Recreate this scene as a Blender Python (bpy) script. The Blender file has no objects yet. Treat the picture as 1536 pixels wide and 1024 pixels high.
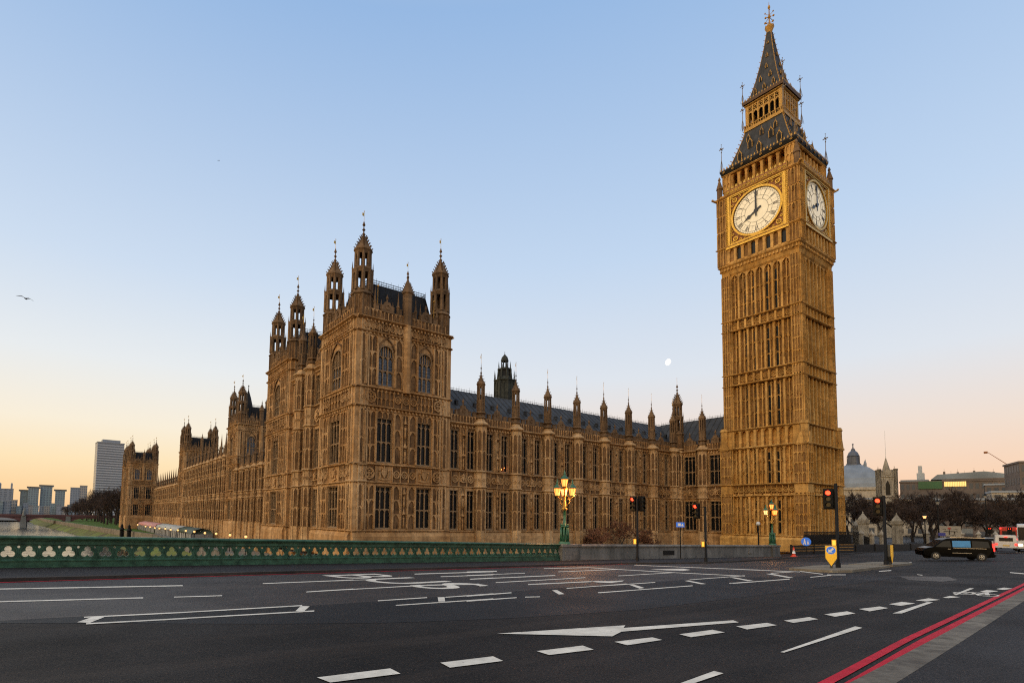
import bpy, bmesh, math, random
from mathutils import Matrix, Vector, Euler
from mathutils.geometry import tessellate_polygon
random.seed(7)
scene = bpy.context.scene
R = math.radians
PI = math.pi

# ---------------------------------------------------------------- camera
YAW, PITCH, ROLL = 0.9806651821472804, 0.06686504770467348, 0.017329848067240743
FPX, CX, CY = 820.5212801417698, 644.0435621703441, 719.9938774188457
cf = Vector((math.cos(YAW)*math.cos(PITCH), math.sin(YAW)*math.cos(PITCH), math.sin(PITCH)))
cr = Vector((math.sin(YAW), -math.cos(YAW), 0)); cu = cr.cross(cf)
c_, s_ = math.cos(ROLL), math.sin(ROLL)
crr = cr*c_+cu*s_; cuu = cu*c_-cr*s_
cam = bpy.data.cameras.new('camera'); co = bpy.data.objects.new('camera', cam)
scene.collection.objects.link(co); scene.camera = co
co.matrix_world = Matrix(((crr.x, cuu.x, -cf.x, 0), (crr.y, cuu.y, -cf.y, 0), (crr.z, cuu.z, -cf.z, 0), (0, 0, 0, 1)))
cam.sensor_width = 36; cam.lens = FPX/1536*36
cam.shift_x = (768-CX)/1536; cam.shift_y = (CY-512)/1536
cam.clip_start = .1; cam.clip_end = 12000

# ---------------------------------------------------------------- light
def lin(c):
    return tuple(((x/255)/12.92 if x/255 <= .04045 else ((x/255+.055)/1.055)**2.4) for x in c)+(1,)
w = bpy.data.worlds.new('World'); scene.world = w; w.use_nodes = True
nt = w.node_tree; nt.nodes.clear(); N = nt.nodes; L = nt.links
def wn(t, **k):
    n = N.new(t)
    for a, b in k.items(): setattr(n, a, b)
    return n
out = wn('ShaderNodeOutputWorld'); bg = wn('ShaderNodeBackground'); L.new(bg.outputs[0], out.inputs[0])
SUN_EL, SUN_AZ = R(3.0), R(205)          # dawn: sun low in the east, behind the camera
tc = wn('ShaderNodeTexCoord'); sep = wn('ShaderNodeSeparateXYZ'); L.new(tc.outputs['Generated'], sep.inputs[0])
def ramp(stops):
    r = wn('ShaderNodeValToRGB'); e = r.color_ramp.elements
    while len(e) < len(stops): e.new(.5)
    for el, (p, c) in zip(e, stops): el.position = p; el.color = lin(c)
    r.color_ramp.interpolation = 'EASE' if 0 else 'LINEAR'
    return r
rw = ramp([(0, (240,176,140)), (.02, (250,196,158)), (.07, (249,212,182)), (.14, (240,222,208)), (.24, (222,228,236)), (.42, (193,214,239)), (.72, (148,183,226)), (.86, (190,198,210)), (1, (203,203,204))])
rs = ramp([(0, (250,203,152)), (.03, (253,213,160)), (.08, (254,229,186)), (.14, (249,238,217)), (.24, (232,236,238)), (.38, (205,221,240)), (.70, (150,184,226)), (.86, (190,198,210)), (1, (203,203,204))])
re = ramp([(0, (255,190,110)), (.1, (255,214,140)), (.3, (252,228,190)), (.5, (236,226,210)), (.8, (222,218,214)), (1, (222,220,218))])
for r_ in (rw, rs, re): L.new(sep.outputs['Z'], r_.inputs[0])
def mrange(sock, a, b, c=0, d=1):
    m = wn('ShaderNodeMapRange', interpolation_type='SMOOTHSTEP'); L.new(sock, m.inputs[0])
    m.inputs[1].default_value = a; m.inputs[2].default_value = b; m.inputs[3].default_value = c; m.inputs[4].default_value = d
    return m.outputs[0]
def mixc(f, a, b, mode='MIX'):
    m = wn('ShaderNodeMixRGB', blend_type=mode)
    if hasattr(f, 'default_value'): L.new(f, m.inputs[0])
    else: m.inputs[0].default_value = f
    for i, x in ((1, a), (2, b)):
        if hasattr(x, 'default_value'): L.new(x, m.inputs[i])
        else: m.inputs[i].default_value = x
    return m.outputs[0]
south = mixc(mrange(sep.outputs['X'], .85, .15), rw.outputs[0], rs.outputs[0])
east = mixc(mrange(sep.outputs['X'], -.1, -.8), south, re.outputs[0])
gain = mrange(sep.outputs['X'], -.15, -.95, 1.0, 2.3)
mul = wn('ShaderNodeVectorMath', operation='SCALE'); L.new(east, mul.inputs[0]); L.new(gain, mul.inputs['Scale'])
sky = wn('ShaderNodeTexSky', sky_type='NISHITA'); sky.sun_disc = False; sky.sun_elevation = SUN_EL; sky.sun_rotation = R(270)
add = wn('ShaderNodeVectorMath', operation='MULTIPLY_ADD'); L.new(sky.outputs[0], add.inputs[0]); add.inputs[1].default_value = (.004, .004, .004)
L.new(mul.outputs[0], add.inputs[2]); L.new(add.outputs[0], bg.inputs[0]); bg.inputs[1].default_value = 1.0
sd = bpy.data.lights.new('sun', 'SUN'); sd.energy = 4.6; sd.angle = R(9); sd.color = (1, .74, .47)
so = bpy.data.objects.new('sun', sd); scene.collection.objects.link(so)
sdir = Vector((-1, -.13, .25)).normalized()      # towards the sun (east, a little north)
so.rotation_euler = sdir.to_track_quat('Z', 'Y').to_euler()
vs = scene.view_settings; vs.view_transform = 'Standard'; vs.look = 'None'; vs.exposure = 0; vs.gamma = 1
scene.render.engine = 'CYCLES'; scene.cycles.use_denoising = False; scene.cycles.sample_clamp_indirect = 1.5; scene.cycles.pixel_filter_type = 'BLACKMAN_HARRIS'; scene.cycles.filter_width = 1.15; scene.cycles.max_bounces = 6

# ---------------------------------------------------------------- materials
def newmat(name):
    m = bpy.data.materials.new(name); m.use_nodes = True; t = m.node_tree
    return m, t, t.nodes['Principled BSDF']
def nd(t, ty, **k):
    n = t.nodes.new(ty)
    for a, b in k.items(): setattr(n, a, b)
    return n
def pos(t, sc=(1, 1, 1)):
    g = nd(t, 'ShaderNodeNewGeometry'); m = nd(t, 'ShaderNodeMapping'); m.inputs['Scale'].default_value = sc
    t.links.new(g.outputs['Position'], m.inputs[0]); return m.outputs[0]
def noise(t, vec, sc, det=4, ro=.55):
    n = nd(t, 'ShaderNodeTexNoise'); n.inputs['Scale'].default_value = sc; n.inputs['Detail'].default_value = det; n.inputs['Roughness'].default_value = ro
    t.links.new(vec, n.inputs['Vector']); return n.outputs['Fac']
def cr2(t, f, a, b, p0=.3, p1=.7):
    r = nd(t, 'ShaderNodeValToRGB'); r.color_ramp.elements[0].position = p0; r.color_ramp.elements[1].position = p1
    r.color_ramp.elements[0].color = (*a, 1); r.color_ramp.elements[1].color = (*b, 1); t.links.new(f, r.inputs[0]); return r.outputs[0]
def mx(t, f, a, b, mode='MIX'):
    m = nd(t, 'ShaderNodeMixRGB', blend_type=mode)
    for i, x in ((0, f), (1, a), (2, b)):
        if hasattr(x, 'links'): t.links.new(x, m.inputs[i])
        elif i == 0: m.inputs[0].default_value = x
        else: m.inputs[i].default_value = (*x, 1)
    return m.outputs[0]
def bump(t, bs, h, st=.3, d=.05):
    b = nd(t, 'ShaderNodeBump'); b.inputs['Strength'].default_value = st; b.inputs['Distance'].default_value = d
    t.links.new(h, b.inputs['Height']); t.links.new(b.outputs[0], bs.inputs['Normal'])
MC = {}
def M(name, col, rough=.6, metal=0, var=.25, sc=3., bmp=0, emit=None, es=0, spec=None, col2=None):
    if name in MC: return MC[name]
    m, t, b = newmat(name)
    col = tuple(col[:3])
    if var:
        c2 = col2 or tuple(x*(1-var) for x in col)
        t.links.new(cr2(t, noise(t, pos(t), sc), c2, tuple(min(1, x*(1+var*.4)) for x in col)), b.inputs['Base Color'])
    else: b.inputs['Base Color'].default_value = (*col, 1)
    b.inputs['Roughness'].default_value = rough; b.inputs['Metallic'].default_value = metal
    if spec is not None: b.inputs['Specular IOR Level'].default_value = spec
    if bmp: bump(t, b, noise(t, pos(t), sc*6), bmp, .02)
    if emit: b.inputs['Emission Color'].default_value = (*emit, 1); b.inputs['Emission Strength'].default_value = es
    MC[name] = m; return m
def stone(name, a, b_, dark, bw=.95, rh=.36, stain=.5, sscale=1.0):
    m, t, b = newmat(name)
    g = nd(t, 'ShaderNodeNewGeometry'); s = nd(t, 'ShaderNodeSeparateXYZ'); t.links.new(g.outputs['Position'], s.inputs[0])
    ad = nd(t, 'ShaderNodeMath', operation='ADD'); t.links.new(s.outputs[0], ad.inputs[0]); t.links.new(s.outputs[1], ad.inputs[1])
    cb = nd(t, 'ShaderNodeCombineXYZ'); t.links.new(ad.outputs[0], cb.inputs[0]); t.links.new(s.outputs[2], cb.inputs[1])
    br = nd(t, 'ShaderNodeTexBrick'); t.links.new(cb.outputs[0], br.inputs['Vector'])
    br.inputs['Scale'].default_value = 1; br.inputs['Brick Width'].default_value = bw; br.inputs['Row Height'].default_value = rh
    br.inputs['Mortar Size'].default_value = .012; br.inputs['Mortar Smooth'].default_value = .6; br.inputs['Bias'].default_value = -.1
    br.inputs['Color1'].default_value = (.80, .79, .78, 1); br.inputs['Color2'].default_value = (1.05, 1.05, 1.05, 1); br.inputs['Mortar'].default_value = (.72, .70, .68, 1)
    big = cr2(t, noise(t, pos(t), .23*sscale, 6, .6), a, b_, .36, .64)
    c1 = mx(t, 1.0, big, br.outputs['Color'], 'MULTIPLY')
    # weathering: runs of soot down the stone
    st1 = noise(t, pos(t, (1.6, 1.6, .16)), 1.0*sscale, 5, .6)
    st2 = noise(t, pos(t), .9*sscale, 6, .7)
    f1 = cr2(t, st1, (0, 0, 0), (stain, stain, stain), .46, .72); f2 = cr2(t, st2, (0, 0, 0), (stain, stain, stain), .5, .75)
    c2 = mx(t, f1, c1, dark); c3 = mx(t, f2, c2, dark)
    t.links.new(c3, b.inputs['Base Color']); b.inputs['Roughness'].default_value = .9; b.inputs['Specular IOR Level'].default_value = .2
    n3 = noise(t, pos(t), 5, 8, .7)
    bump(t, b, n3, .35, .08)
    return m
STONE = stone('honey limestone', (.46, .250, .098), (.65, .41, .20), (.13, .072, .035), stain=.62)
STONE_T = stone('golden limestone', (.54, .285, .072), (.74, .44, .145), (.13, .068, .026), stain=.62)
STONE_D = stone('weathered brown limestone', (.17, .105, .056), (.28, .175, .095), (.05, .034, .024), stain=.7)
STONE_C = stone('sooty shaded carved limestone', (.16, .085, .036), (.30, .17, .078), (.035, .020, .012), bw=.5, rh=.9, stain=.85, sscale=2.6)  # soot plus recess shade, both put into the colour
STONE_L = stone('pale buff limestone', (.52, .315, .145), (.68, .455, .24), (.20, .12, .062), bw=1.1, rh=.42, stain=.6)
STONE_TC = stone('shaded golden limestone', (.30, .155, .052), (.46, .26, .095), (.08, .042, .02), bw=.5, rh=.9, stain=.7, sscale=2)  # darker copy for the tower recesses: shade and soot put into the colour
GRANITE = stone('grey granite', (.17, .16, .145), (.27, .25, .225), (.07, .068, .06), bw=1.5, rh=.9, stain=.7)
PALE = stone('pale portland stone', (.34, .30, .235), (.46, .41, .33), (.10, .085, .065), stain=.7)
GLASS = M('dark leaded glass', (.010, .011, .013), .32, 0, .4, 2, .25, spec=.22)
GLASSB = M('sky lit leaded glass', (.09, .115, .16), .2, 0, .5, 3, .5, spec=.4)  # sky reflection of the top windows painted into the glass colour
MULL = M('mullion stone', (.34, .215, .11), .85, 0, .45, 4)
SLATE = M('grey roof plates', (.052, .053, .056), .6, 0, .5, .7, .15, spec=.25)
IRON = M('dark ironwork roof', (.016, .016, .018), .6, .0, .5, 1.2, .2, spec=.2)
GOLD = M('gilding', (.74, .43, .06), .38, .5, .5, 5, .4)
GOLDM = M('aged gilded carving', (.60, .33, .05), .5, .3, .6, 7, .6, col2=(.13, .065, .018))
RUST = M('red gold spandrel', (.30, .11, .03), .6, .2, .5, 9, .5)
BLACK = M('black paint', (.010, .009, .008), .6, 0, .3, 4, spec=.2)
GREEN = M('bridge green paint', (.052, .130, .078), .42, 0, .5, 3.0, .35, spec=.35, col2=(.022, .058, .034))
GREENL = M('lamp green paint', (.035, .14, .075), .4, 0, .4, 6)

# ---------------------------------------------------------------- mesh tools
WL = {}
def coll(o): scene.collection.objects.link(o)
class MB:
    def __init__(s, O=(0, 0, 0), t=(1, 0), n=(0, -1)): s.v = []; s.f = []; s.mi = []; s.m = 0; s.back = None; s.rib = 0; s.fr(O, t, n)
    def fr(s, O=(0, 0, 0), t=(1, 0), n=(0, -1)): s.O = O; s.t = t; s.n = n; return s
    def P(s, a, d, z): return (s.O[0]+s.t[0]*a+s.n[0]*d, s.O[1]+s.t[1]*a+s.n[1]*d, s.O[2]+z)
    def add(s, pts, faces):
        k = len(s.v); s.v += [s.P(*p) for p in pts]
        for f in faces: s.f.append([k+i for i in f]); s.mi.append(s.m)
    def box(s, a0, a1, d0, d1, z0, z1):
        s.add([(a0,d0,z0),(a1,d0,z0),(a1,d1,z0),(a0,d1,z0),(a0,d0,z1),(a1,d0,z1),(a1,d1,z1),(a0,d1,z1)],
              [(0,1,2,3),(4,7,6,5),(0,4,5,1),(1,5,6,2),(2,6,7,3),(3,7,4,0)])
    def taper(s, a0, a1, d0, d1, z0, z1, k, kd=None):
        kd = k if kd is None else kd; ac, dc = (a0+a1)/2, (d0+d1)/2; ha, hd = (a1-a0)/2*k, (d1-d0)/2*kd
        s.add([(a0,d0,z0),(a1,d0,z0),(a1,d1,z0),(a0,d1,z0),(ac-ha,dc-hd,z1),(ac+ha,dc-hd,z1),(ac+ha,dc+hd,z1),(ac-ha,dc+hd,z1)],
              [(0,1,2,3),(4,7,6,5),(0,4,5,1),(1,5,6,2),(2,6,7,3),(3,7,4,0)])
    def poly(s, pts, d0, d1):            # pts (a,z) extruded outward
        n = len(pts)
        s.add([(a,d0,z) for a, z in pts]+[(a,d1,z) for a, z in pts],
              [tuple(range(n)), tuple(range(2*n-1, n-1, -1))]+[(i,(i+1)%n,(i+1)%n+n,i+n) for i in range(n)])
    def polyd(s, pts, a0, a1):           # pts (d,z) extruded along a
        n = len(pts)
        s.add([(a0,d,z) for d, z in pts]+[(a1,d,z) for d, z in pts],
              [tuple(range(n)), tuple(range(2*n-1, n-1, -1))]+[(i,(i+1)%n,(i+1)%n+n,i+n) for i in range(n)])
    def flat(s, pts, z0, z1):            # pts (a,d) extruded up
        n = len(pts)
        s.add([(a,d,z0) for a, d in pts]+[(a,d,z1) for a, d in pts],
              [tuple(range(n)), tuple(range(2*n-1, n-1, -1))]+[(i,(i+1)%n,(i+1)%n+n,i+n) for i in range(n)])
    def lathe(s, a, d, prof, n=8, rot=None, cap=True):
        rot = PI/n if rot is None else rot; k = len(prof); pts = []
        for r, z in prof:
            for i in range(n):
                q = rot+2*PI*i/n; pts.append((a+r*math.cos(q), d+r*math.sin(q), z))
        fs = [(j*n+i, j*n+(i+1)%n, (j+1)*n+(i+1)%n, (j+1)*n+i) for j in range(k-1) for i in range(n)]
        if cap: fs += [tuple(range(n)), tuple((k-1)*n+n-1-i for i in range(n))]
        s.add(pts, fs)
    def tube(s, p, q, r, r2=None, n=5):
        r2 = r if r2 is None else r2
        p = Vector(p); q = Vector(q); ax = (q-p)
        if ax.length < 1e-6: return
        ax.normalize(); u = ax.orthogonal().normalized(); v = ax.cross(u); pts = []
        for c, rr in ((p, r), (q, r2)):
            for i in range(n):
                e = 2*PI*i/n; pts.append(tuple(c+u*(rr*math.cos(e))+v*(rr*math.sin(e))))
        s.add(pts, [(i,(i+1)%n,(i+1)%n+n,i+n) for i in range(n)]+[tuple(range(n-1,-1,-1)), tuple(range(n, 2*n))])
    def ball(s, a, d, z, r, n=6, k=4, sz=1):
        s.lathe(a, d, [(max(r*math.sin(PI*i/k), .001), z-sz*r*math.cos(PI*i/k)) for i in range(k+1)], n, cap=False)
    def ring(s, a, z, r, th, d0, d1, n=20):       # flat ring in the face plane
        pts = []
        for rr in (r, r-th):
            for dd in (d0, d1):
                for i in range(n):
                    e = 2*PI*i/n; pts.append((a+rr*math.cos(e), dd, z+rr*math.sin(e)))
        fs = []
        for i in range(n):
            j = (i+1) % n
            fs += [(n+i, n+j, 3*n+j, 3*n+i), (i, j, n+j, n+i), (2*n+i, 3*n+i, 3*n+j, 2*n+j)]
        s.add(pts, fs)
    def mesh(s, name, mats, smooth=False):
        me = bpy.data.meshes.new(name); me.from_pydata(s.v, [], s.f)
        for m in (mats if isinstance(mats, (list, tuple)) else [mats]): me.materials.append(m)
        if max(s.mi, default=0): me.polygons.foreach_set('material_index', s.mi)
        if smooth: me.polygons.foreach_set('use_smooth', [True]*len(me.polygons))
        me.update(); return me
def setp(o, label=None, cat=None, group=None, kind=None):
    if label: o['label'] = label
    if cat: o['category'] = cat
    if group: o['group'] = group
    if kind: o['kind'] = kind
    return o
def obj(name, me, parent=None, loc=(0, 0, 0), rz=0, **k):
    if isinstance(me, tuple): me = me[0].mesh(name, *me[1:])
    o = bpy.data.objects.new(name, me); coll(o); o.location = loc; o.rotation_euler = (0, 0, rz)
    if parent: o.parent = parent
    return setp(o, **k)
def thing(name, label, cat, loc=(0, 0, 0), rz=0, group=None):
    o = bpy.data.objects.new(name, None); coll(o); o.location = loc; o.rotation_euler = (0, 0, rz)
    o.empty_display_size = .3
    return setp(o, label, cat, group)
def kids(o): return list(o.children)
def dup(o, loc=None, rz=None, label=None, parent=None, scale=None):
    c = o.copy(); coll(c); c.parent = parent
    if loc is not None: c.location = loc
    if rz is not None: c.rotation_euler = (0, 0, rz)
    if scale: c.scale = scale if isinstance(scale, tuple) else (scale,)*3
    if label: c['label'] = label
    for ch in kids(o): dup(ch, parent=c)
    return c
# ---------------------------------------------------------------- gothic kit
def wallgrid(b, a0, a1, z0, z1, wins, d0=-.5, d1=0):
    xs = sorted({a0, a1} | {w[0] for w in wins} | {w[1] for w in wins})
    for x0, x1 in zip(xs, xs[1:]):
        ww = sorted((w[2], w[3]) for w in wins if w[0] <= x0+1e-6 and w[1] >= x1-1e-6)
        z = z0
        for a, c in ww:
            if a > z: b.box(x0, x1, d0, d1, z, a)
            z = c
        if z < z1: b.box(x0, x1, d0, d1, z, z1)
def arch(b, a0, a1, z, h, d0, d1):
    m = (a0+a1)/2; w = a1-a0
    b.poly([(a0, z), (a0, z-h), (a0+.10*w, z-.5*h), (a0+.28*w, z-.2*h), (m, z)], d0, d1)
    b.poly([(a1, z), (m, z), (a1-.28*w, z-.2*h), (a1-.10*w, z-.5*h), (a1, z-h)], d0, d1)
def panel(b, a0, a1, z0, z1, cols, rows=1, d=0, rib=.09, pr=.1, head=.9):
    cw = (a1-a0)/cols; m0 = b.m; pr *= 1.5
    if b.back is not None: b.m = b.back; b.box(a0, a1, d-.02, d+.018, z0, z1); b.m = b.rib  # dark slab behind the ribs paints in recess shade as well as soot
    for i in range(cols+1): b.box(a0+i*cw-rib/2, a0+i*cw+rib/2, d, d+pr, z0, z1)
    rh = (z1-z0)/rows
    for j in range(rows):
        zt = z0+(j+1)*rh
        if j < rows-1: b.box(a0, a1, d, d+pr*.8, zt, zt+rib)
        for i in range(cols):
            arch(b, a0+i*cw+rib/2, a0+(i+1)*cw-rib/2, zt, min(cw*head, rh*.5), d, d+pr*.8)
    b.m = m0
def string(b, a0, a1, z, h=.28, pr=.28, d=0):
    b.polyd([(d-.1, z), (d+pr*.35, z), (d+pr, z+h*.5), (d+pr, z+h*.72), (d+pr*.3, z+h), (d-.1, z+h)], a0, a1)
def dents(b, a0, a1, z, h=.25, pr=.2, sp=.55, d=0, w=.24):
    n = max(1, int((a1-a0)/sp))
    for i in range(n):
        a = a0+(i+.5)*(a1-a0)/n; b.taper(a-w/2, a+w/2, d-.05, d+pr, z, z+h, .7)
def quatre(b, a, z, r, d=0, pr=.12):
    b.ring(a, z, r, r*.2, d, d+pr, 8)
    for i in range(4):
        e = PI/4+i*PI/2; b.ring(a+.42*r*math.cos(e), z+.42*r*math.sin(e), .36*r, .13*r, d, d+pr*.7, 6)
def qband(b, a0, a1, z0, z1, d=0, pr=.12, cw=None):
    pr *= 1.4; m0 = b.m
    if b.back is not None: b.m = b.back; b.box(a0, a1, d-.02, d+.016, z0, z1); b.m = b.rib
    h = z1-z0; cw = cw or h*.85; n = max(1, round((a1-a0)/cw)); cw = (a1-a0)/n
    for i in range(n+1): b.box(a0+i*cw-.05, a0+i*cw+.05, d, d+pr, z0, z1)
    for i in range(n): quatre(b, a0+(i+.5)*cw, (z0+z1)/2, min(cw, h)*.42, d, pr)
    b.m = m0
def crest(b, a, z, s=1., d=0):
    b.poly([(a-.34*s, z+.55*s), (a-.34*s, z+.05*s), (a, z-.4*s), (a+.34*s, z+.05*s), (a+.34*s, z+.55*s)], d, d+.2)
    b.box(a-.3*s, a+.3*s, d, d+.25, z+.6*s, z+.72*s)
    for k in (-.22, 0, .22): b.taper(a+k*s-.07, a+k*s+.07, d, d+.22, z+.72*s, z+(1.02-abs(k)*.6)*s, .3)
    for g in (-1, 1):
        b.tube((a+g*.45*s, d+.1, z-.4*s), (a+g*.62*s, d+.14, z+.3*s), .10*s, .13*s, 5)
        b.ball(a+g*.6*s, d+.14, z+.48*s, .14*s, 6)
        b.tube((a+g*.62*s, d+.12, z+.1*s), (a+g*.38*s, d+.2, z+.25*s), .06*s, .05*s, 4)
    b.poly([(a-.75*s, z-.55*s), (a-.2*s, z-.66*s), (a+.2*s, z-.66*s), (a+.75*s, z-.55*s), (a+.7*s, z-.42*s), (a, z-.52*s), (a-.7*s, z-.42*s)], d, d+.15)
def figure(b, a, z, h, d):
    b.lathe(a, d, [(.16*h/1.6, z), (.13*h/1.6, z+.3*h), (.17*h/1.6, z+.65*h), (.15*h/1.6, z+.78*h), (.05*h/1.6, z+.82*h)], 7)
    b.ball(a, d, z+.91*h, .1*h/1.6, 6)
    b.tube((a-.16*h/1.6, d, z+.72*h), (a-.06*h, d+.1, z+.5*h), .05*h/1.6, .04*h/1.6, 4)
def niche(b, a, z0, z1, w=.75, cnt=2, d=0):
    h = (z1-z0)/cnt; m0 = b.m
    if b.back is not None: b.m = b.back; b.box(a-w/2, a+w/2, d-.02, d+.016, z0, z1); b.m = b.rib
    b.box(a-w/2-.1, a-w/2, d, d+.22, z0, z1); b.box(a+w/2, a+w/2+.1, d, d+.22, z0, z1)
    for i in range(cnt):
        z = z0+i*h
        b.lathe(a, d+.08, [(.06, z+.05), (.2, z+.28), (.24, z+.34)], 6)
        figure(b, a, z+.36, h*.48, d+.1)
        zc = z+.36+h*.52
        b.lathe(a, d+.08, [(.26, zc), (.28, zc+.1), (.16, zc+.2), (.03, z+h-.02)], 6)
        for g in (-1, 1): b.taper(a+g*.22-.04, a+g*.22+.04, d+.05, d+.16, zc, zc+.35, .2)
    b.m = m0
def spike(b, a, d, z, h, r=.09):
    b.lathe(a, d, [(r, z), (r, z+h*.35), (r*1.5, z+h*.4), (r*.8, z+h*.46), (.012, z+h)], 4, 0)
def parapet(b, a0, a1, z0, z1, d0=-.25, d1=0, step=1.0, fin=True):
    zm = z0+(z1-z0)*.62; n = max(1, round((a1-a0)/step)); s = (a1-a0)/n
    b.box(a0, a1, d0, d1-.06, z0, zm)
    panel(b, a0, a1, z0, zm, n*2, 1, d1-.06, .06, .06)
    for i in range(n):
        c = a0+(i+.5)*s; b.box(c-s*.28, c+s*.28, d0, d1-.06, zm, z1); b.box(c-s*.32, c+s*.32, d0-.04, d1, z1, z1+.09)
    b.box(a0, a1, d0-.03, d1-.02, zm-.05, zm+.03)
def gablet(b, a, z, w, h, d0=-.25, d1=.1):
    b.poly([(a-w/2, z), (a+w/2, z), (a+w/2, z+h*.4), (a+w*.28, z+h*.45), (a+w*.2, z+h*.62), (a-w*.2, z+h*.62), (a-w*.28, z+h*.45), (a-w/2, z+h*.4)], d0, d1)
    b.ring(a, z+h*.32, w*.2, w*.06, d1, d1+.08, 8)
    b.lathe(a, (d0+d1)/2, [(.12, z+h*.6), (.09, z+h*.78), (.16, z+h*.82), (.18, z+h*.9), (.08, z+h*.97), (.02, z+h*1.08)], 5)
def crockets(b, a, d, r0, r1, z0, z1, n=8, k=4, rot=PI/8, s=.1):
    for j in range(k):
        f = (j+.5)/k; r = r0+(r1-r0)*f; z = z0+(z1-z0)*f
        for i in range(n):
            e = rot+2*PI*i/n; b.tube((a+r*math.cos(e), d+r*math.sin(e), z), (a+(r+s)*math.cos(e), d+(r+s)*math.sin(e), z+s), s*.45, s*.3, 3)
def vane(h=1.5):
    b = MB(); b.m = 0; b.tube((0, 0, 0), (0, 0, h), .025, .015, 4)
    b.poly([(0, h*.52), (-.36, h*.5), (-.34, h*.74), (0, h*.8)], -.012, .012)
    b.ball(0, 0, h*.88, .05, 5); b.poly([(-.03, h*.9), (.03, h*.9), (.07, h), (-.07, h)], -.01, .01)
    return b.mesh('weather_vane', GOLD)
VANE = vane()
WC = {}
def window(w, h, lights=3, arched=False, transoms=1, glass=None, lit=0):
    key = (w, h, lights, arched, transoms, (glass or GLASS).name, lit)
    if key in WC: return WC[key]
    b = MB(); a0, a1 = -w/2, w/2; sp = h-w*.62 if arched else h-.55
    b.m = 1; b.box(a0+.02, a1-.02, -.42, -.34, .02, h-.02); b.m = 0
    b.box(a0, a0+.1, -.45, -.02, 0, h); b.box(a1-.1, a1, -.45, -.02, 0, h)
    b.polyd([(-.45, 0), (.06, 0), (.06, .08), (-.3, .22), (-.45, .22)], a0, a1)
    if arched:
        pts = []
        for i in range(9):
            e = PI/2*i/8; pts.append((a0+.1+(w/2-.1)*(1-math.cos(e)), sp+(h-.08-sp)*math.sin(e)**.85))
        for g in (1, -1):
            q = [(g*x, z) for x, z in pts]
            b.poly([(g*a0, h), (g*a0, sp)]+q+[(0, h)], -.45, -.02)
        for i in range(8):
            for g in (1, -1):
                (x0, z0), (x1, z1) = pts[i], pts[i+1]
                b.tube((g*x0, -.02, z0), (g*x1, -.02, z1), .07, .07, 4)
    else: b.box(a0, a1, -.45, -.02, h-.1, h)
    lw = (w-.2)/lights
    for i in range(1, lights): b.box(a0+.1+i*lw-.055, a0+.1+i*lw+.055, -.34, -.14, .2, h-.06)
    for k in range(transoms):
        z = .2+(sp-.2)*(k+1)/(transoms+1); b.box(a0+.1, a1-.1, -.34, -.16, z-.06, z+.06)
        for i in range(lights): arch(b, a0+.1+i*lw+.05, a0+.1+(i+1)*lw-.05, z-.06, .28, -.34, -.18)
    for i in range(lights):
        l0, l1 = a0+.1+i*lw+.05, a0+.1+(i+1)*lw-.05
        arch(b, l0, l1, sp, .42, -.34, -.16)
        if arched and i not in (-1,):
            b.box((l0+l1)/2-.035, (l0+l1)/2+.035, -.34, -.18, sp, h-.15)
    # leading: fine glazing bars
    b.m = 2
    for i in range(lights):
        l0, l1 = a0+.1+i*lw+.05, a0+.1+(i+1)*lw-.05
        b.box((l0+l1)/2-.012, (l0+l1)/2+.012, -.34, -.325, .2, sp)
        z = .2
        while z < sp-.3: z += .42; b.box(l0, l1, -.34, -.325, z-.012, z+.012)
    if lit:
        b.m = 3
        for q in range(lit): b.ball(-w*.25+q*w*.35, -.30, .5+.25*q, .1, 6)
    me = b.mesh('window', [MULL, glass or GLASS, BLACK, M('indoor lamp glow', (1,.5,.2), var=0, emit=(1,.22,.04), es=8)]); WC[key] = me; return me
ROT = {(0, -1): 0., (-1, 0): -PI/2, (0, 1): PI, (1, 0): PI/2}
def put(name, me, parent, world, rz=0, **k):
    p = WL[parent.name]; return obj(name, me, parent, (world[0]-p[0], world[1]-p[1], world[2]-p[2]), rz, **k)
def face(O, n):           # frame of a wall: tangent runs to the west or the south
    t = {(0, -1): (1, 0), (-1, 0): (0, 1), (0, 1): (1, 0), (1, 0): (0, 1)}[n]; return dict(O=O, t=t, n=n)
def putwin(parent, F, a, z, me, **k):
    O, t = F['O'], F['t']
    return put('window', me, parent, (O[0]+t[0]*a, O[1]+t[1]*a, z), ROT[F['n']], **k)

# ---- turret meshes (origin at eye level height 0)
def octbody(b, R0, z0, z1, strings, ribs=True, tiers=()):
    b.lathe(0, 0, [(R0, z0), (R0, z1)], 8)
    ap = R0*math.cos(PI/8)
    for i in range(8):
        e = PI/8+2*PI*i/8; x, y = R0*math.cos(e), R0*math.sin(e)
        b.tube((x, y, z0), (x, y, z1), .09*R0, .09*R0, 4)
    for q in range(8):
        e = 2*PI*q/8; t = (-math.sin(e), math.cos(e)); n = (math.cos(e), math.sin(e)); hw = R0*math.sin(PI/8)*.86
        b.fr((n[0]*ap, n[1]*ap, 0), t, n)
        for (za, zb) in tiers: panel(b, -hw, hw, za, zb, 2 if R0 > 1 else 1, 1, 0, .06, .06)
        for (za, zb) in strings:
            if zb-za > .8: quatre(b, 0, (za+zb)/2, hw*.8, .01, .09)
    b.fr()
    for za, zb in strings:
        for z in (za, zb): b.lathe(0, 0, [(R0, z-.16), (R0+.24, z), (R0+.24, z+.08), (R0+.02, z+.22)], 8, cap=False)
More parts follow.
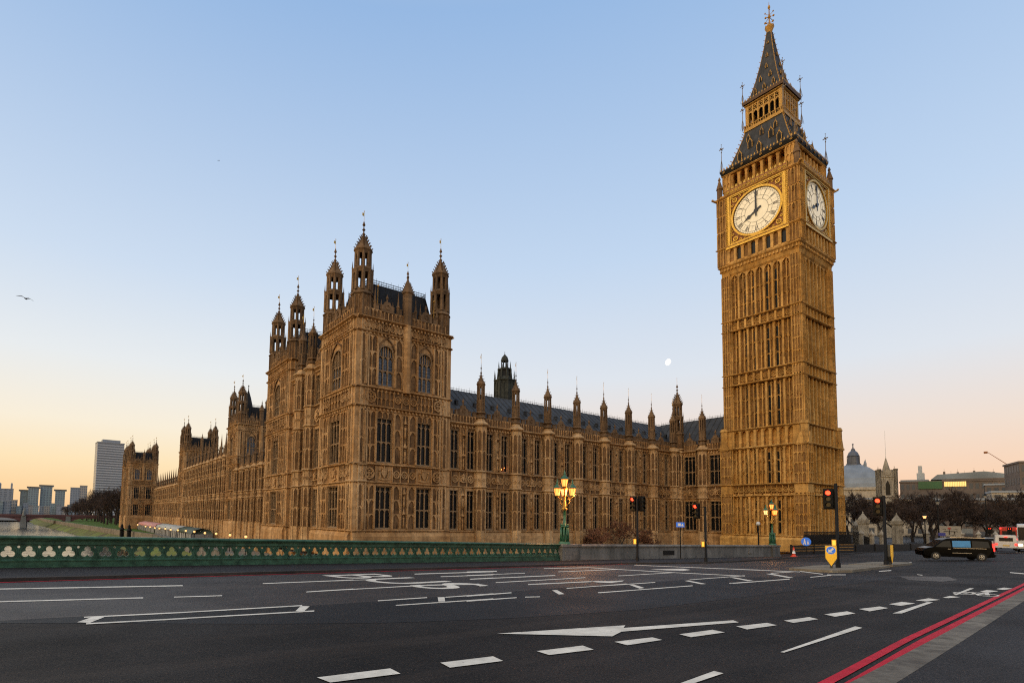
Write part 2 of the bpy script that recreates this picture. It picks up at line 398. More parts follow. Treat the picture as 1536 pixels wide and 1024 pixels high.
def turret(R0=1.30, top=27.0, z0=-5, strings=((4.1, 6.1), (13.2, 15.5), (22.4, 24.0)), tiers=((-1.6,1.1),(1.2,3.8),(6.4,9.4),(9.5,12.9),(15.8,18.8),(18.9,22.1),(24.4,26.8)), sc=1.0):
    b = MB(); b.back = 2; octbody(b, R0, z0, top-3, strings, tiers=[q for q in tiers if q[1] < top-3]); b.m = 1; b.rib = 1
    octbody(b, R0-.02, top-3, top, (), tiers=[q for q in tiers if q[1] >= top-3]); Rl = R0*.93; Ru = R0*.74
    z1 = top+.5*sc; z2 = z1+2.7*sc
    b.lathe(0, 0, [(R0+.05, top-.1), (R0+.18, top), (R0+.18, top+.12), (Rl, top+.4)], 8)
    b.lathe(0, 0, [(Rl, top), (Rl, z1+.2)], 8)
    for i in range(8):
        e = PI/8+PI/4*i; x, y = Rl*math.cos(e), Rl*math.sin(e)
        b.tube((x*.93, y*.93, z1), (x*.93, y*.93, z2), .2*R0, .17*R0, 5); spike(b, x*1.05, y*1.05, z2-.4*sc, 1.5*sc, .1)
        x, y = Ru*math.cos(e), Ru*math.sin(e); b.tube((x*.93, y*.93, z2), (x*.93, y*.93, z2+2.6*sc), .16*R0, .14*R0, 5)
    b.tube((0,0,z1),(0,0,z2+2.6*sc),.12,.12,5)
    b.lathe(0, 0, [(Rl, z2-.45*sc), (Rl+.05, z2-.2*sc), (Rl+.13, z2), (Rl+.1, z2+.12), (Ru+.02, z2+.35*sc)], 8)
    z3 = z2+2.4*sc
    b.lathe(0, 0, [(Ru, z3-.4*sc), (Ru+.14, z3-.05), (Ru+.24, z3+.08), (Ru+.2, z3+.3*sc), (Ru*.85, z3+.8*sc), (Ru*.55, z3+1.35*sc), (Ru*.26, z3+1.9*sc), (.13, z3+2.2*sc)], 8)
    crockets(b, 0, 0, Ru+.1, .22, z3+.2*sc, z3+2.0*sc, 8, 5, PI/8, .22)
    z4 = z3+2.1*sc
    b.lathe(0, 0, [(.1, z4), (.24, z4+.2), (.1, z4+.35), (.07, z4+.6*sc), (.22, z4+.78*sc), (.08, z4+.95*sc), (.05, z4+1.2*sc), (.2, z4+1.38*sc), (.16, z4+1.5*sc), (.03, z4+1.9*sc)], 8)
    return b.mesh('turret', [STONE_L, STONE_D, STONE_C]), z4+1.85*sc
def small_turret(R0=.56, z0=12.9, sc=1.0):
    b = MB(); z1 = z0+3.5*sc; z2 = z1+2.1*sc
    octbody(b, R0, z0, z1, ((z0+.9*sc, z0+1.6*sc),), tiers=((z0+1.9*sc, z1-.1),))
    for i in range(8):
        e = PI/8+PI/4*i; x, y = R0*.9*math.cos(e), R0*.9*math.sin(e); b.tube((x, y, z1), (x, y, z2), .12, .11, 4)
    b.lathe(0, 0, [(R0*.9, z2-.3), (R0+.10, z2), (R0+.16, z2+.12), (R0+.06, z2+.32), (R0*.66, z2+.75*sc), (R0*.34, z2+1.2*sc), (.07, z2+1.65*sc)], 8)
    crockets(b, 0, 0, R0+.08, .15, z2+.2, z2+1.5*sc, 8, 3, PI/8, .1)
    z = z2+1.6*sc
    b.lathe(0, 0, [(.07, z), (.15, z+.15), (.06, z+.3), (.04, z+.7*sc), (.13, z+.82*sc), (.04, z+.95*sc), (.02, z+1.5*sc)], 6)
    return b.mesh('turret', STONE_D), z+1.4*sc
BIGT, BIGTOP = turret(); SMT, SMTOP = small_turret()
STR = ((3.95, 6.1), (13.15, 15.45), (22.35, 23.95))

# ---------------------------------------------------------------- palace
PAL = thing('palace', 'long honey coloured gothic palace with rows of tall windows, turrets and pinnacles', 'palace', (28.3, 58.5, -5))
WL[PAL.name] = (28.3, 58.5, -5)
def pavilion(X0, X1, Y0, Y1, zb=-5, label=None, detail=2, ewin=1, roofdark=IRON):
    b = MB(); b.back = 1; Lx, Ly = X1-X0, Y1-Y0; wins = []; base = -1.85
    FN, FE = face((X0, Y0, 0), (0, -1)), face((X0, Y0, 0), (-1, 0))
    FS, FW = face((X0, Y1, 0), (0, 1)), face((X1, Y0, 0), (1, 0))
    cw = 2.3; cN = (Lx*.293, Lx*.707)
    for F, Ln, cs, ww in ((FN, Lx, cN, cw), (FE, Ly, (Ly*.5,), 3.5), (FS, Ly and Lx, cN, cw), (FW, Ly, (), 3.5)):
        b.fr(**F); ws = []
        for c in cs:
            for z0, z1, ar in ((-1.6, 3.6, 0), (6.45, 12.0, 0), (15.9, 21.1, 1)):
                ws.append((c-ww/2, c+ww/2, z0, z1, ar))
        b.m = 0; e = .0 if F in (FN, FS) else .5
        wallgrid(b, e, Ln-e, zb, 24.0, [q[:4] for q in ws])
        wins.append((F, ws))
        # plinth and mouldings
        b.box(e, Ln-e, 0, .35, zb, base-.6); b.polyd([(0, base-.6), (.35, base-.6), (.12, base-.1), (0, base-.1)], e, Ln-e)
        for z, h, p in ((base-.05, .22, .25), (3.95, .2, .22), (6.1, .24, .3), (13.1, .3, .35), (15.4, .28, .32), (22.3, .28, .3), (23.85, .4, .5)):
            string(b, 0, Ln, z, h, p)
        dents(b, 1, Ln-1, 12.85, .28, .25, .5); dents(b, 1, Ln-1, 22.1, .25, .22, .5); dents(b, 1, Ln-1, 23.6, .28, .35, .5); dents(b, 1, Ln-1, 15.15, .25, .22, .55)
        b.m = 1
        ed = [1.2]+sum([[q-ww/2, q+ww/2] for q in cs], [])+[Ln-1.2]
        for i in range(0, len(ed)-1, 2):
            g0, g1 = ed[i], ed[i+1]; wd = g1-g0
            if wd < .5: continue
            mid = len(cs) == 2 and i == 2
            for z0, z1 in ((-1.55, 3.7), (6.5, 12.7), (15.9, 22.0)):
                if mid:
                    panel(b, g0+.08, g0+1.15, z0, z1, 1, 3, 0, .09, .12); panel(b, g1-1.15, g1-.08, z0, z1, 1, 3, 0, .09, .12)
                    niche(b, (g0+g1)/2, z0+.1, z1-.1, .8, 2, .02)
                else: panel(b, g0+.05, g1-.05, z0, z1, max(1, round(wd/.8)), 3, 0, .09, .12)
            for z0, z1 in ((4.2, 6.05), (13.45, 15.35), (22.65, 23.8)): qband(b, g0, g1, z0, z1, 0, .13, (z1-z0)*.7 if z1-z0 > 1.5 else 1.0)
            b.m = 0
            for z0, z1 in ((-1.55, 3.7), (6.5, 12.7), (15.9, 22.0)):
                for a in (g0+.12, g1-.12): b.box(a-.11, a+.11, 0, .24, z0, z1)
            b.m = 1
        for q in cs:
            panel(b, q-ww/2, q+ww/2, 12.0, 12.75, 3, 1, 0, .07, .1)
            panel(b, q-ww/2, q+ww/2, 13.5, 14.4, 4, 1, 0, .07, .14); panel(b, q-ww/2, q+ww/2, 14.4, 15.3, 4, 1, 0, .07, .14)
            b.ring(q, 21.4, ww*.62, .14, 0, .14, 14) if 0 else None
            b.poly([(q-ww/2-.12, 18.6), (q-ww/2-.02, 18.6), (q-ww/2-.02, 20.3), (q-ww*.3, 21.35), (q, 21.9), (q+ww*.3, 21.35), (q+ww/2+.02, 20.3), (q+ww/2+.02, 18.6), (q+ww/2+.12, 18.6), (q+ww/2+.16, 20.4), (q+ww*.33, 21.5), (q, 22.1), (q-ww*.33, 21.5), (q-ww/2-.16, 20.4)], 0, .16)
            b.m = 0; crest(b, q, 5.05, 1.05, .02); b.m = 1
            b.box(q-ww/2-.05, q+ww/2+.05, 0, .14, 3.6, 3.72)
        qband(b, 1.2, Ln-1.2, 22.65, 23.8, .02, .1, 1.05)
        # parapet
        b.m = 2
        parapet(b, 1.0, Ln-1.0, 24.25, 26.0, -.35, .05, 1.1)
        for q in cs: gablet(b, q, 25.2, 1.7, 2.2, -.3, .12)
        n = int(Ln/.8)
        for i in range(1, n):
            spike(b, i*Ln/n, -.1, 25.6, 2.0 if i % 2 else 1.2, .14)
        for q in (Ln*.5-1.3, Ln*.5+1.3, Ln*.17, Ln*.83): spike(b, q, -.05, 25.0, 3.2, .2)
        if len(cs) == 2:
            b.m = 0; b.lathe(Ln/2, .05, [(.55, 15.4), (.55, 24.2)], 8); b.m = 2
            b.lathe(Ln/2, .02, [(.62, 24.2), (.62, 28.2), (.75, 28.35), (.7, 28.5), (.5, 29.1), (.12, 30.2), (.1, 30.4), (.17, 30.6), (.05, 30.8), (.02, 31.3)], 8)
    b.fr(); b.m = 0; b.box(X0+.5, X1-.5, Y0+.5, Y1-.5, zb, 24.05)
    b.O = (-X0, -Y0, -zb)   # bring into local space below
    v = [(x-X0, y-Y0, z-zb) for x, y, z in b.v]; b.v = v
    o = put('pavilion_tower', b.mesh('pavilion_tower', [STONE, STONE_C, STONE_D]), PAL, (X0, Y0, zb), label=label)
    WL[o.name] = (X0, Y0, zb)
    for F, ws in wins:
        if F is FW: continue
        if F is FS and detail < 2: continue
        ww = 3.5 if F is FE else cw
        for a0, a1, z0, z1, ar in ws:
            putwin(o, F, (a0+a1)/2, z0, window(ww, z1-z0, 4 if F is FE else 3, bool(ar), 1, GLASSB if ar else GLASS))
    e = 1.15
    for x, y in ((X0+e, Y0+e), (X1-e, Y0+e), (X0+e, Y1-e), (X1-e, Y1-e)):
        t = put('turret', BIGT, o, (x, y, 0)); put('weather_vane', VANE, o, (x, y, BIGTOP-.1), .4)
    # steep iron roof with cresting, chimney-like finials
    r = MB(); x0, x1, y0, y1 = X0+1.6, X1-1.6, Y0+1.3, Y1-1.3; z0, z1 = 24.1, 29.6; k = 1.1
    pts = [(x0,y0,z0),(x1,y0,z0),(x1,y1,z0),(x0,y1,z0),(x0+k,y0+k,z1),(x1-k,y0+k,z1),(x1-k,y1-k,z1),(x0+k,y1-k,z1)]
    r.add([(p[0]-X0, -(p[1]-Y0), p[2]-zb) for p in pts], [(0,1,5,4),(1,2,6,5),(2,3,7,6),(3,0,4,7),(4,5,6,7)])
    ax0, ax1, ay0, ay1 = x0+k-X0, x1-k-X0, y0+k-Y0, y1-k-Y0
    r.n = (0, 1)
    H = z1-zb
    nn = int((ax1-ax0)/.35)
    for i in range(nn+1):
        a = ax0+(ax1-ax0)*i/nn
        for yy in (ay0, ay1): r.tube((a, yy, H), (a, yy, H+.85 if i % 3 == 0 else H+.6), .035, .015, 3)
    nn = int((ay1-ay0)/.35)
    for i in range(nn+1):
        a = ay0+(ay1-ay0)*i/nn
        for xx in (ax0, ax1): r.tube((xx, a, H), (xx, a, H+.85 if i % 3 == 0 else H+.6), .035, .015, 3)
    for zz in (.15, .45):
        for yy in (ay0, ay1): r.box(ax0, ax1, yy-.03, yy+.03, H+zz, H+zz+.06)
        for xx in (ax0, ax1): r.box(xx-.03, xx+.03, ay0, ay1, H+zz, H+zz+.06)
    for i in range(int(Lx/1.0)):                      # roll seams on the slopes
        a = 1.6+i*1.0
        if a < Lx-1.6:
            f = min(max((a-1.6)/(Lx-3.2), 0), 1); at = ax0+(ax1-ax0)*f
            r.tube((a, 1.3, 24.1-zb), (at, ay0, H), .06, .06, 3)
    put('roof', r.mesh('roof', roofdark), o, (X0, Y0, zb))
    for i in range(3):
        f = MB(); f.tube((0,0,0),(0,0,2.4),.05,.03,5); f.ball(0,0,2.5,.16,6); f.tube((0,0,2.5),(0,0,3.0),.04,.01,4)
        put('gilt_finial', f.mesh('gilt_finial', GOLDM), o, (X0+Lx*(.2+.3*i), Y0+.15, 25.9))
    return o
pavilion(28.3, 42.3, 58.45, 69.3, label='nearest corner pavilion tower of the palace, four open turrets round a black iron roof')
pavilion(28.3, 42.3, 81.3, 92.7, label='second pavilion tower of the palace, just behind the nearest one')
PINN = {}
def small(z0, sc=1.0):
    k = (z0, sc)
    if k not in PINN: PINN[k] = small_turret(.52, z0, sc)
    return PINN[k]
def rangewall(O, n, Ln, piers, zb, corn, floors, label, pair=True, pier_r=.85, tur=True, wins=True, par=1.7, sc=1.0, ww=1.45, gl=None, fine=True, roof=None, pspike=None, lit=()):
    F = face((O[0], O[1], 0), n); b = MB(**F); b.back = 1; ws = []; ed = [0]+list(piers)+[Ln]
    bays = [(p, q) for p, q in zip(ed, ed[1:]) if q-p > 3]
    for p, q in bays:
        c = (p+q)/2
        for z0, z1 in floors:
            if pair:
                for g in (-1, 1): ws.append((c+g*.68+(g-1)*ww/2, c+g*.68+(g+1)*ww/2, z0, z1))
            else: ws.append((c-ww/2, c+ww/2, z0, z1))
    wallgrid(b, 0, Ln, zb, corn+.3, ws)
    b.box(0, Ln, 0, .3, zb, -2.5); b.polyd([(0, -2.5), (.3, -2.5), (.1, -2.0), (0, -2.0)], 0, Ln)
    lv = [(-2.0, .22, .25)]
    for i in range(len(floors)-1):
        lv += [(floors[i][1]+.35, .18, .2), (floors[i+1][0]-.28, .22, .28)]
    lv += [(corn-.35, .45, .5)]
    for z, h, p in lv: string(b, 0, Ln, z, h, p)
    dents(b, 0, Ln, corn-.65, .28, .3, .5)
    b.m = 1
    for p, q in bays:
        c = (p+q)/2; a0, a1 = p+pier_r, q-pier_r
        for k, (z0, z1) in enumerate(floors):
            zt = z1+.3 if k < len(floors)-1 else corn-.7
            if pair:
                niche(b, c, z0+.05, zt-.1, .62, 2 if z1-z0 > 4.5 else 1, .02)
                for g in (-1, 1):
                    b.m = 0; b.box(c+g*.56-.06, c+g*.56+.06, 0, .2, z0, zt); b.m = 1
                    x0 = c+g*(.68+ww); panel(b, min(x0, c+g*(q-c-pier_r)), max(x0, c+g*(q-c-pier_r)), z0, zt, 1, 3, 0, .07, .08) if abs(q-c-pier_r-.68-ww) > .2 else None
                    panel(b, c+g*.68+(g-1)*ww/2, c+g*.68+(g+1)*ww/2, z1+.02, zt, 2, 1, 0, .06, .08) if zt-z1 > .3 else None
            else:
                for g in (-1, 1):
                    x0, x1 = c+g*ww/2, c+g*(q-c-pier_r); panel(b, min(x0, x1), max(x0, x1), z0, zt, 1, 3, 0, .07, .1)
            if k: 
                zz0, zz1 = floors[k-1][1]+.55, z0-.3
                if fine:
                    qband(b, a0, a1, zz0, zz1, 0, .1, (zz1-zz0)*.62); b.m = 0; crest(b, c, (zz0+zz1)/2, .7, .08); b.m = 1
                else: panel(b, a0, a1, zz0, zz1, 4, 1, 0, .08, .1)
    b.m = 2
    for p, q in bays:
        parapet(b, p+.3, q-.3, corn+.1, corn+par, -.3, .05, .95)
        gablet(b, (p+q)/2, corn+par*.6, 1.5, par*1.35, -.28, .1)
        if pspike: 
            for g in (-1, -.33, .33, 1): spike(b, (p+q)/2+g*(q-p)*.28, -.1, corn+par, pspike, .13)
    v = [(x-O[0], y-O[1], z-zb) for x, y, z in b.v]; b.v = v
    o = put('palace_range', b.mesh('palace_range', [STONE, STONE_C, STONE_D]), PAL, (O[0], O[1], zb), label=label); WL[o.name] = (O[0], O[1], zb)
    # buttress piers: one mesh, one object each
    pb = MB(); pb.n = (0, 1); pb.back = 2
    stg = []
    for i in range(len(floors)-1): stg.append((floors[i][1]+.45, floors[i+1][0]-.2))
    tt = []
    for z0, z1 in floors: zm = (z0+z1)/2; tt += [(z0, zm), (zm+.1, z1+.2)]
    octbody(pb, pier_r, zb, corn-.1, stg, tiers=tt)
    pb.lathe(0, 0, [(pier_r+.05, corn-.3), (pier_r+.38, corn-.05), (pier_r+.38, corn+.1), (pier_r*.8, corn+.5), (.6, corn+.8)], 8)
    if not tur: pb.m = 1; spike(pb, 0, 0, corn+.4, 7.0, .36)
    pm = pb.mesh('buttress', [STONE_L, STONE_D, STONE_C])
    nx, ny = n
    for a in piers:
        x, y = O[0]+F['t'][0]*a+nx*.25, O[1]+F['t'][1]*a+ny*.25
        put('buttress', pm, o, (x, y, 0))
        if tur:
            me, top = small(corn+.05, sc); put('turret', me, o, (x, y, 0)); put('weather_vane', VANE, o, (x, y, top), .6)
    k = 0
    for a0, a1, z0, z1 in ws:
        if wins: putwin(o, F, (a0+a1)/2, z0, window(ww, z1-z0, 2 if pair else 3, False, 1, gl, lit.get(k, 0) if lit else 0))
        k += 1
    if not wins:
        g = MB(**F)
        for a0, a1, z0, z1 in ws:
            g.m = 1; g.box(a0, a1, -.4, -.3, z0, z1); g.m = 0; g.box((a0+a1)/2-.06, (a0+a1)/2+.06, -.3, -.1, z0, z1); g.box(a0, a1, -.3, -.12, (z0+z1)/2-.06, (z0+z1)/2+.06)
        g.v = [(x-O[0], y-O[1], z-zb) for x, y, z in g.v]
        w_ = put('window', g.mesh('window', [MULL, GLASS]), o, (O[0], O[1], zb), kind='stuff')
    return o
def roofridge(parent, P0, P1, wdir, half, z0, z1, mat, name='roof'):
    # pitched roof from P0 to P1 (ridge line), wdir: unit vector across
    r = MB(); ox, oy, oz = WL[parent.name]; A = Vector((*P0, 0)); B = Vector((*P1, 0)); wv = Vector((*wdir, 0)); r.n = (0, 1)
    pts = [A-wv*half, A+wv*half, B+wv*half, B-wv*half, A, B]
    zz = [z0, z0, z0, z0, z1, z1]
    r.add([(p.x-ox, p.y-oy, z-oz) for p, z in zip(pts, zz)], [(0,4,5,3), (1,2,5,4), (0,1,4), (3,5,2), (0,3,2,1)])
    Ln = (B-A).length; d = (B-A).normalized(); k = int(Ln/1.1)
    for i in range(k+1):
        c = A+d*(Ln*i/k)
        for g in (-1, 1):
            e = c+wv*half*g; r.tube((e.x-ox, e.y-oy, z0-oz+.03), (c.x-ox, c.y-oy, z1-oz+.03), .06, .06, 3)
    k = int(Ln/.5)
    for i in range(k+1):
        c = A+d*(Ln*i/k); r.tube((c.x-ox, c.y-oy, z1-oz), (c.x-ox, c.y-oy, z1-oz+(.75 if i % 4 == 0 else .5)), .03, .012, 3)
    c0, c1 = A, B; r.tube((c0.x-ox, c0.y-oy, z1-oz+.25), (c1.x-ox, c1.y-oy, z1-oz+.25), .035, .035, 3)
    # little roof lights half way up
    k = int(Ln/3.3)
    for i in range(k):
        c = A+d*((i+.5)*Ln/k); e = c-wv*half*.52; zc = z0+(z1-z0)*.5
        r.lathe(e.x-ox, e.y-oy, [(.3, zc-oz-.2), (.3, zc-oz+.35), (.36, zc-oz+.4), (.02, zc-oz+.8)], 4)
    return put(name, r.mesh(name, mat), parent, (ox, oy, oz))
NP = [48.0+6.6*k-42.3 for k in range(8)]
nr = rangewall((42.3, 59.3), (0, -1), 53.4, NP, -5, 12.9, ((-1.7, 3.7), (6.5, 11.9)), 'north range of the palace, eight bays of paired windows under a slate roof', lit={7: 2})
roofridge(nr, (41.5, 66.2), (103, 66.2), (0, 1), 6.2, 13.6, 19.3, SLATE)
lk = rangewall((95.7, 49.7), (-1, 0), 9.6, [4.4], -5, 12.9, ((-1.7, 3.7), (6.5, 11.9)), 'short link range joining the palace to the clock tower', pair=False, ww=2.3, gl=GLASS)
roofridge(lk, (101.5, 49.9), (101.5, 66.2), (1, 0), 5.4, 13.6, 19.6, SLATE)
MT, MTOP = turret(1.0, 16.2, -5, ((4.1, 6.1), (12.7, 13.3)), ((-1.6,1.1),(1.2,3.8),(6.4,9.2),(9.3,12.4),(13.5,15.9)))
put('turret', MT, nr, (95.5, 58.9, 0)); put('weather_vane', VANE, nr, (95.5, 58.9, MTOP-.1), .5)
rc = rangewall((28.9, 69.3), (-1, 0), 12.0, [4.0, 8.0], -5, 20.6, ((-1.6, 3.6), (6.45, 12.0), (15.4, 19.6)), 'recessed bays between the two nearest pavilion towers', pair=False, ww=1.9, sc=.9)
RA = [2.9+5.43*i for i in range(11)]
ra = rangewall((38.8, 92.7), (-1, 0), 57.5, RA, -9, 11.5, ((-1.9, 3.6), (5.9, 10.7)), 'first stretch of the river front wall with close set buttresses', pair=False, ww=2.4, tur=False, par=2.0, fine=False, pspike=2.6)
RB = [2.6+5.43*i for i in range(12)]
rb = rangewall((38.8, 161), (-1, 0), 66, RB, -9, 16.2, ((-1.9, 3.6), (5.9, 10.4), (12.3, 15.2)), 'taller middle stretch of the river front wall', pair=False, ww=2.4, tur=False, wins=False, par=1.8, fine=False, pspike=2.4)
RC = [3+5.43*i for i in range(12)]
rcc = rangewall((38.8, 238), (-1, 0), 66, RC, -9, 11.2, ((-1.9, 3.6), (5.9, 10.4)), 'far stretch of the river front wall with spiky parapet', pair=False, ww=2.4, tur=False, wins=False, par=2.0, fine=False, pspike=2.2)
roofridge(ra, (45.5, 92), (45.5, 150), (1, 0), 5.5, 12.0, 16.2, IRON); roofridge(rb, (45.5, 161), (45.5, 227), (1, 0), 5.5, 16.6, 20.5, IRON); roofridge(rcc, (45.5, 238), (45.5, 304), (1, 0), 5.5, 11.6, 15.6, IRON)
roofridge(rc, (35.3, 69), (35.3, 81.6), (1, 0), 5.6, 20.6, 26.5, IRON)
pavilion(38.2, 50.6, 149.8, 161.0, -9, 'middle pavilion tower of the river front, nearer of two')
pavilion(38.2, 50.6, 227, 238, -9, 'middle pavilion tower of the river front, farther of two')
pavilion(26.3, 39.2, 304, 315, -9, 'far pavilion tower closing the river front beyond the terrace')
pavilion(26.3, 39.2, 328, 339, -9, 'last pavilion tower half hidden behind the far one')
# dark spire behind the middle tower, octagonal ventilation lantern over the roofs
def lantern(R0, z0, z1, z2, z3, top, loc, label, mats):
    b = MB(); b.lathe(0, 0, [(R0, z0), (R0, z1)], 8)
    for i in range(8):
        e = PI/8+PI/4*i; x, y = R0*math.cos(e), R0*math.sin(e); b.tube((x, y, z0), (x, y, z1+.6), .22, .18, 5); spike(b, x, y, z1+.3, 2.2, .14)
        e2 = PI/4*i; ap = R0*math.cos(PI/8); b.fr((ap*math.cos(e2), ap*math.sin(e2), 0), (-math.sin(e2), math.cos(e2)), (math.cos(e2), math.sin(e2)))
        hw = R0*.36; panel(b, -hw, hw, z0, z1-.5, 2, 3, 0, .14, .12); b.fr()
        x, y = R0*.6*math.cos(e), R0*.6*math.sin(e); b.tube((x*1.15, y*1.15, z1), (x, y, z2), .3, .22, 5); spike(b, x, y, z2, 1.8, .12)
        x, y = R0*.32*math.cos(e), R0*.32*math.sin(e); b.tube((x, y, z2), (x, y, z3), .12, .1, 4)
    b.lathe(0, 0, [(R0+.2, z1-.3), (R0+.3, z1), (R0*.8, z1+.3), (R0*.66, z1+1)], 8)
    b.m = 1; b.lathe(0, 0, [(R0*.62, z1+.3), (R0*.55, z2-.3)], 8); b.m = 0
    b.lathe(0, 0, [(R0*.72, z2-.4), (R0*.72, z2-.1), (R0*.36, z2+.3)], 8)
    b.lathe(0, 0, [(R0*.36, z3-.2), (R0*.4, z3), (R0*.3, z3+(top-z3)*.35), (R0*.1, z3+(top-z3)*.6), (.08, z3+(top-z3)*.7), (.03, top)], 8)
    return put('roof_lantern', b.mesh('roof_lantern', mats), PAL, (loc[0], loc[1], 0), label=label)
lantern(2.55, 14, 33.6, 36.6, 38.6, 41.0, (88.7, 100), 'dark octagonal lantern rising behind the slate roof', [M('weathered grey lantern ironwork', (.050, .055, .048), .7, 0, .5, 1, spec=.2), IRON])
sp = MB(); sp.lathe(0, 0, [(2.4, 20), (2.4, 33), (1.9, 34.5), (.9, 39), (.15, 41.5), (.05, 43.5)], 8); sp.ball(0, 0, 43, .25)
for i in range(8): e = PI/4*i; spike(sp, 2.3*math.cos(e), 2.3*math.sin(e), 31.5, 2.5, .15)
put('roof_spire', sp.mesh('roof_spire', IRON), PAL, (50.4, 186, 0))
# solid mass behind the fronts so that no wall is a thin screen
core = MB()
for x0, x1, y0, y1, z1 in ((42.4, 95.0, 60.0, 72.2, 13.4), (96.3, 106.5, 49.9, 72, 13.4), (39.4, 51.5, 92.8, 149.7, 12), (39.4, 51.5, 161, 226.9, 16.4), (39.4, 51.5, 238, 303.9, 11.5), (29.6, 41.5, 69.4, 81.2, 20.5), (42.5, 70, 72.4, 92, 12)):
    core.add([(x, -y, z) for z in (-9, z1) for x, y in ((x0-28.3, y0-58.5), (x1-28.3, y0-58.5), (x1-28.3, y1-58.5), (x0-28.3, y1-58.5))], [(0,1,2,3),(4,7,6,5),(0,4,5,1),(1,5,6,2),(2,6,7,3),(3,7,4,0)])
obj('inner_building', core.mesh('inner_building', STONE_D), PAL, (0, 0, 5))

# ---------------------------------------------------------------- clock tower
CT = thing('clock_tower', 'tall golden stone clock tower with four white dials and a dark gilded spire', 'clock tower', (101, 43.65, -5))
WL[CT.name] = (101, 43.65, -5)
FR = [((1, 0), (0, -1)), ((0, 1), (-1, 0)), ((1, 0), (0, 1)), ((0, 1), (1, 0))]
def ct(name, b, mats, **k): return obj(name, b.mesh(name, mats), CT, (0, 0, 5), **k)
b = MB(); S = 5.45; PW = 1.35
def sqs(b, z, h, pr, d):
    k = math.sqrt(2); b.fr(); b.lathe(0, 0, [((d-.1)*k, z), ((d+pr*.35)*k, z), ((d+pr)*k, z+h*.5), ((d+pr)*k, z+h*.72), ((d+pr*.3)*k, z+h), ((d-.1)*k, z+h)], 4, PI/4, cap=False)
def pier4(h, pw, z0, z1, inset=0):
    for gx in (-1, 1):
        for gy in (-1, 1):
            x0, x1 = sorted((gx*h, gx*(h-pw))); y0, y1 = sorted((gy*h, gy*(h-pw))); b.box(x0, x1, y0, y1, z0, z1)
b.box(-S, S, -S, S, -5, 44.6)
pier4(6.62, 1.9, -5, 12.3); pier4(6.12, PW, 12.0, 44.0)
for gx in (-1, 1):                       # small angle turrets on the base piers
    for gy in (-1, 1):
        b.fr(); b.lathe(gx*6.15, gy*6.15, [(.62, 12.3), (.62, 15.4), (.75, 15.5), (.55, 16)], 8)
K2 = math.sqrt(2)
b.lathe(0, 0, [(6.9*K2, -5), (6.9*K2, -2.6), (6.66*K2, -2.2), (5.7*K2, -2.2)], 4, PI/4)
for z, h, p, d in ((-2.2,.3,.25,6.5),(4.25,.25,.25,6.55),(6.1,.28,.3,6.55),(12.2,.35,.3,6.6)): sqs(b, z, h, p, d)
for z in (15.45, 23.2, 25.1, 32.8, 34.6): sqs(b, z, .3, .3, 6.05)
b.lathe(0, 0, [(5.6*K2, 42.7), (6.0*K2, 43.2), (6.25*K2, 43.9), (6.35*K2, 44.5), (5.6*K2, 44.5)], 4, PI/4)
sqs(b, 44.45, .35, .25, 6.35); sqs(b, 47.7, .4, .3, 6.5); sqs(b, 56.9, .4, .35, 6.5)
stages = [(-1.7, 4.2), (6.4, 12.0), (15.9, 23.1), (25.4, 32.7), (34.9, 42.3)]
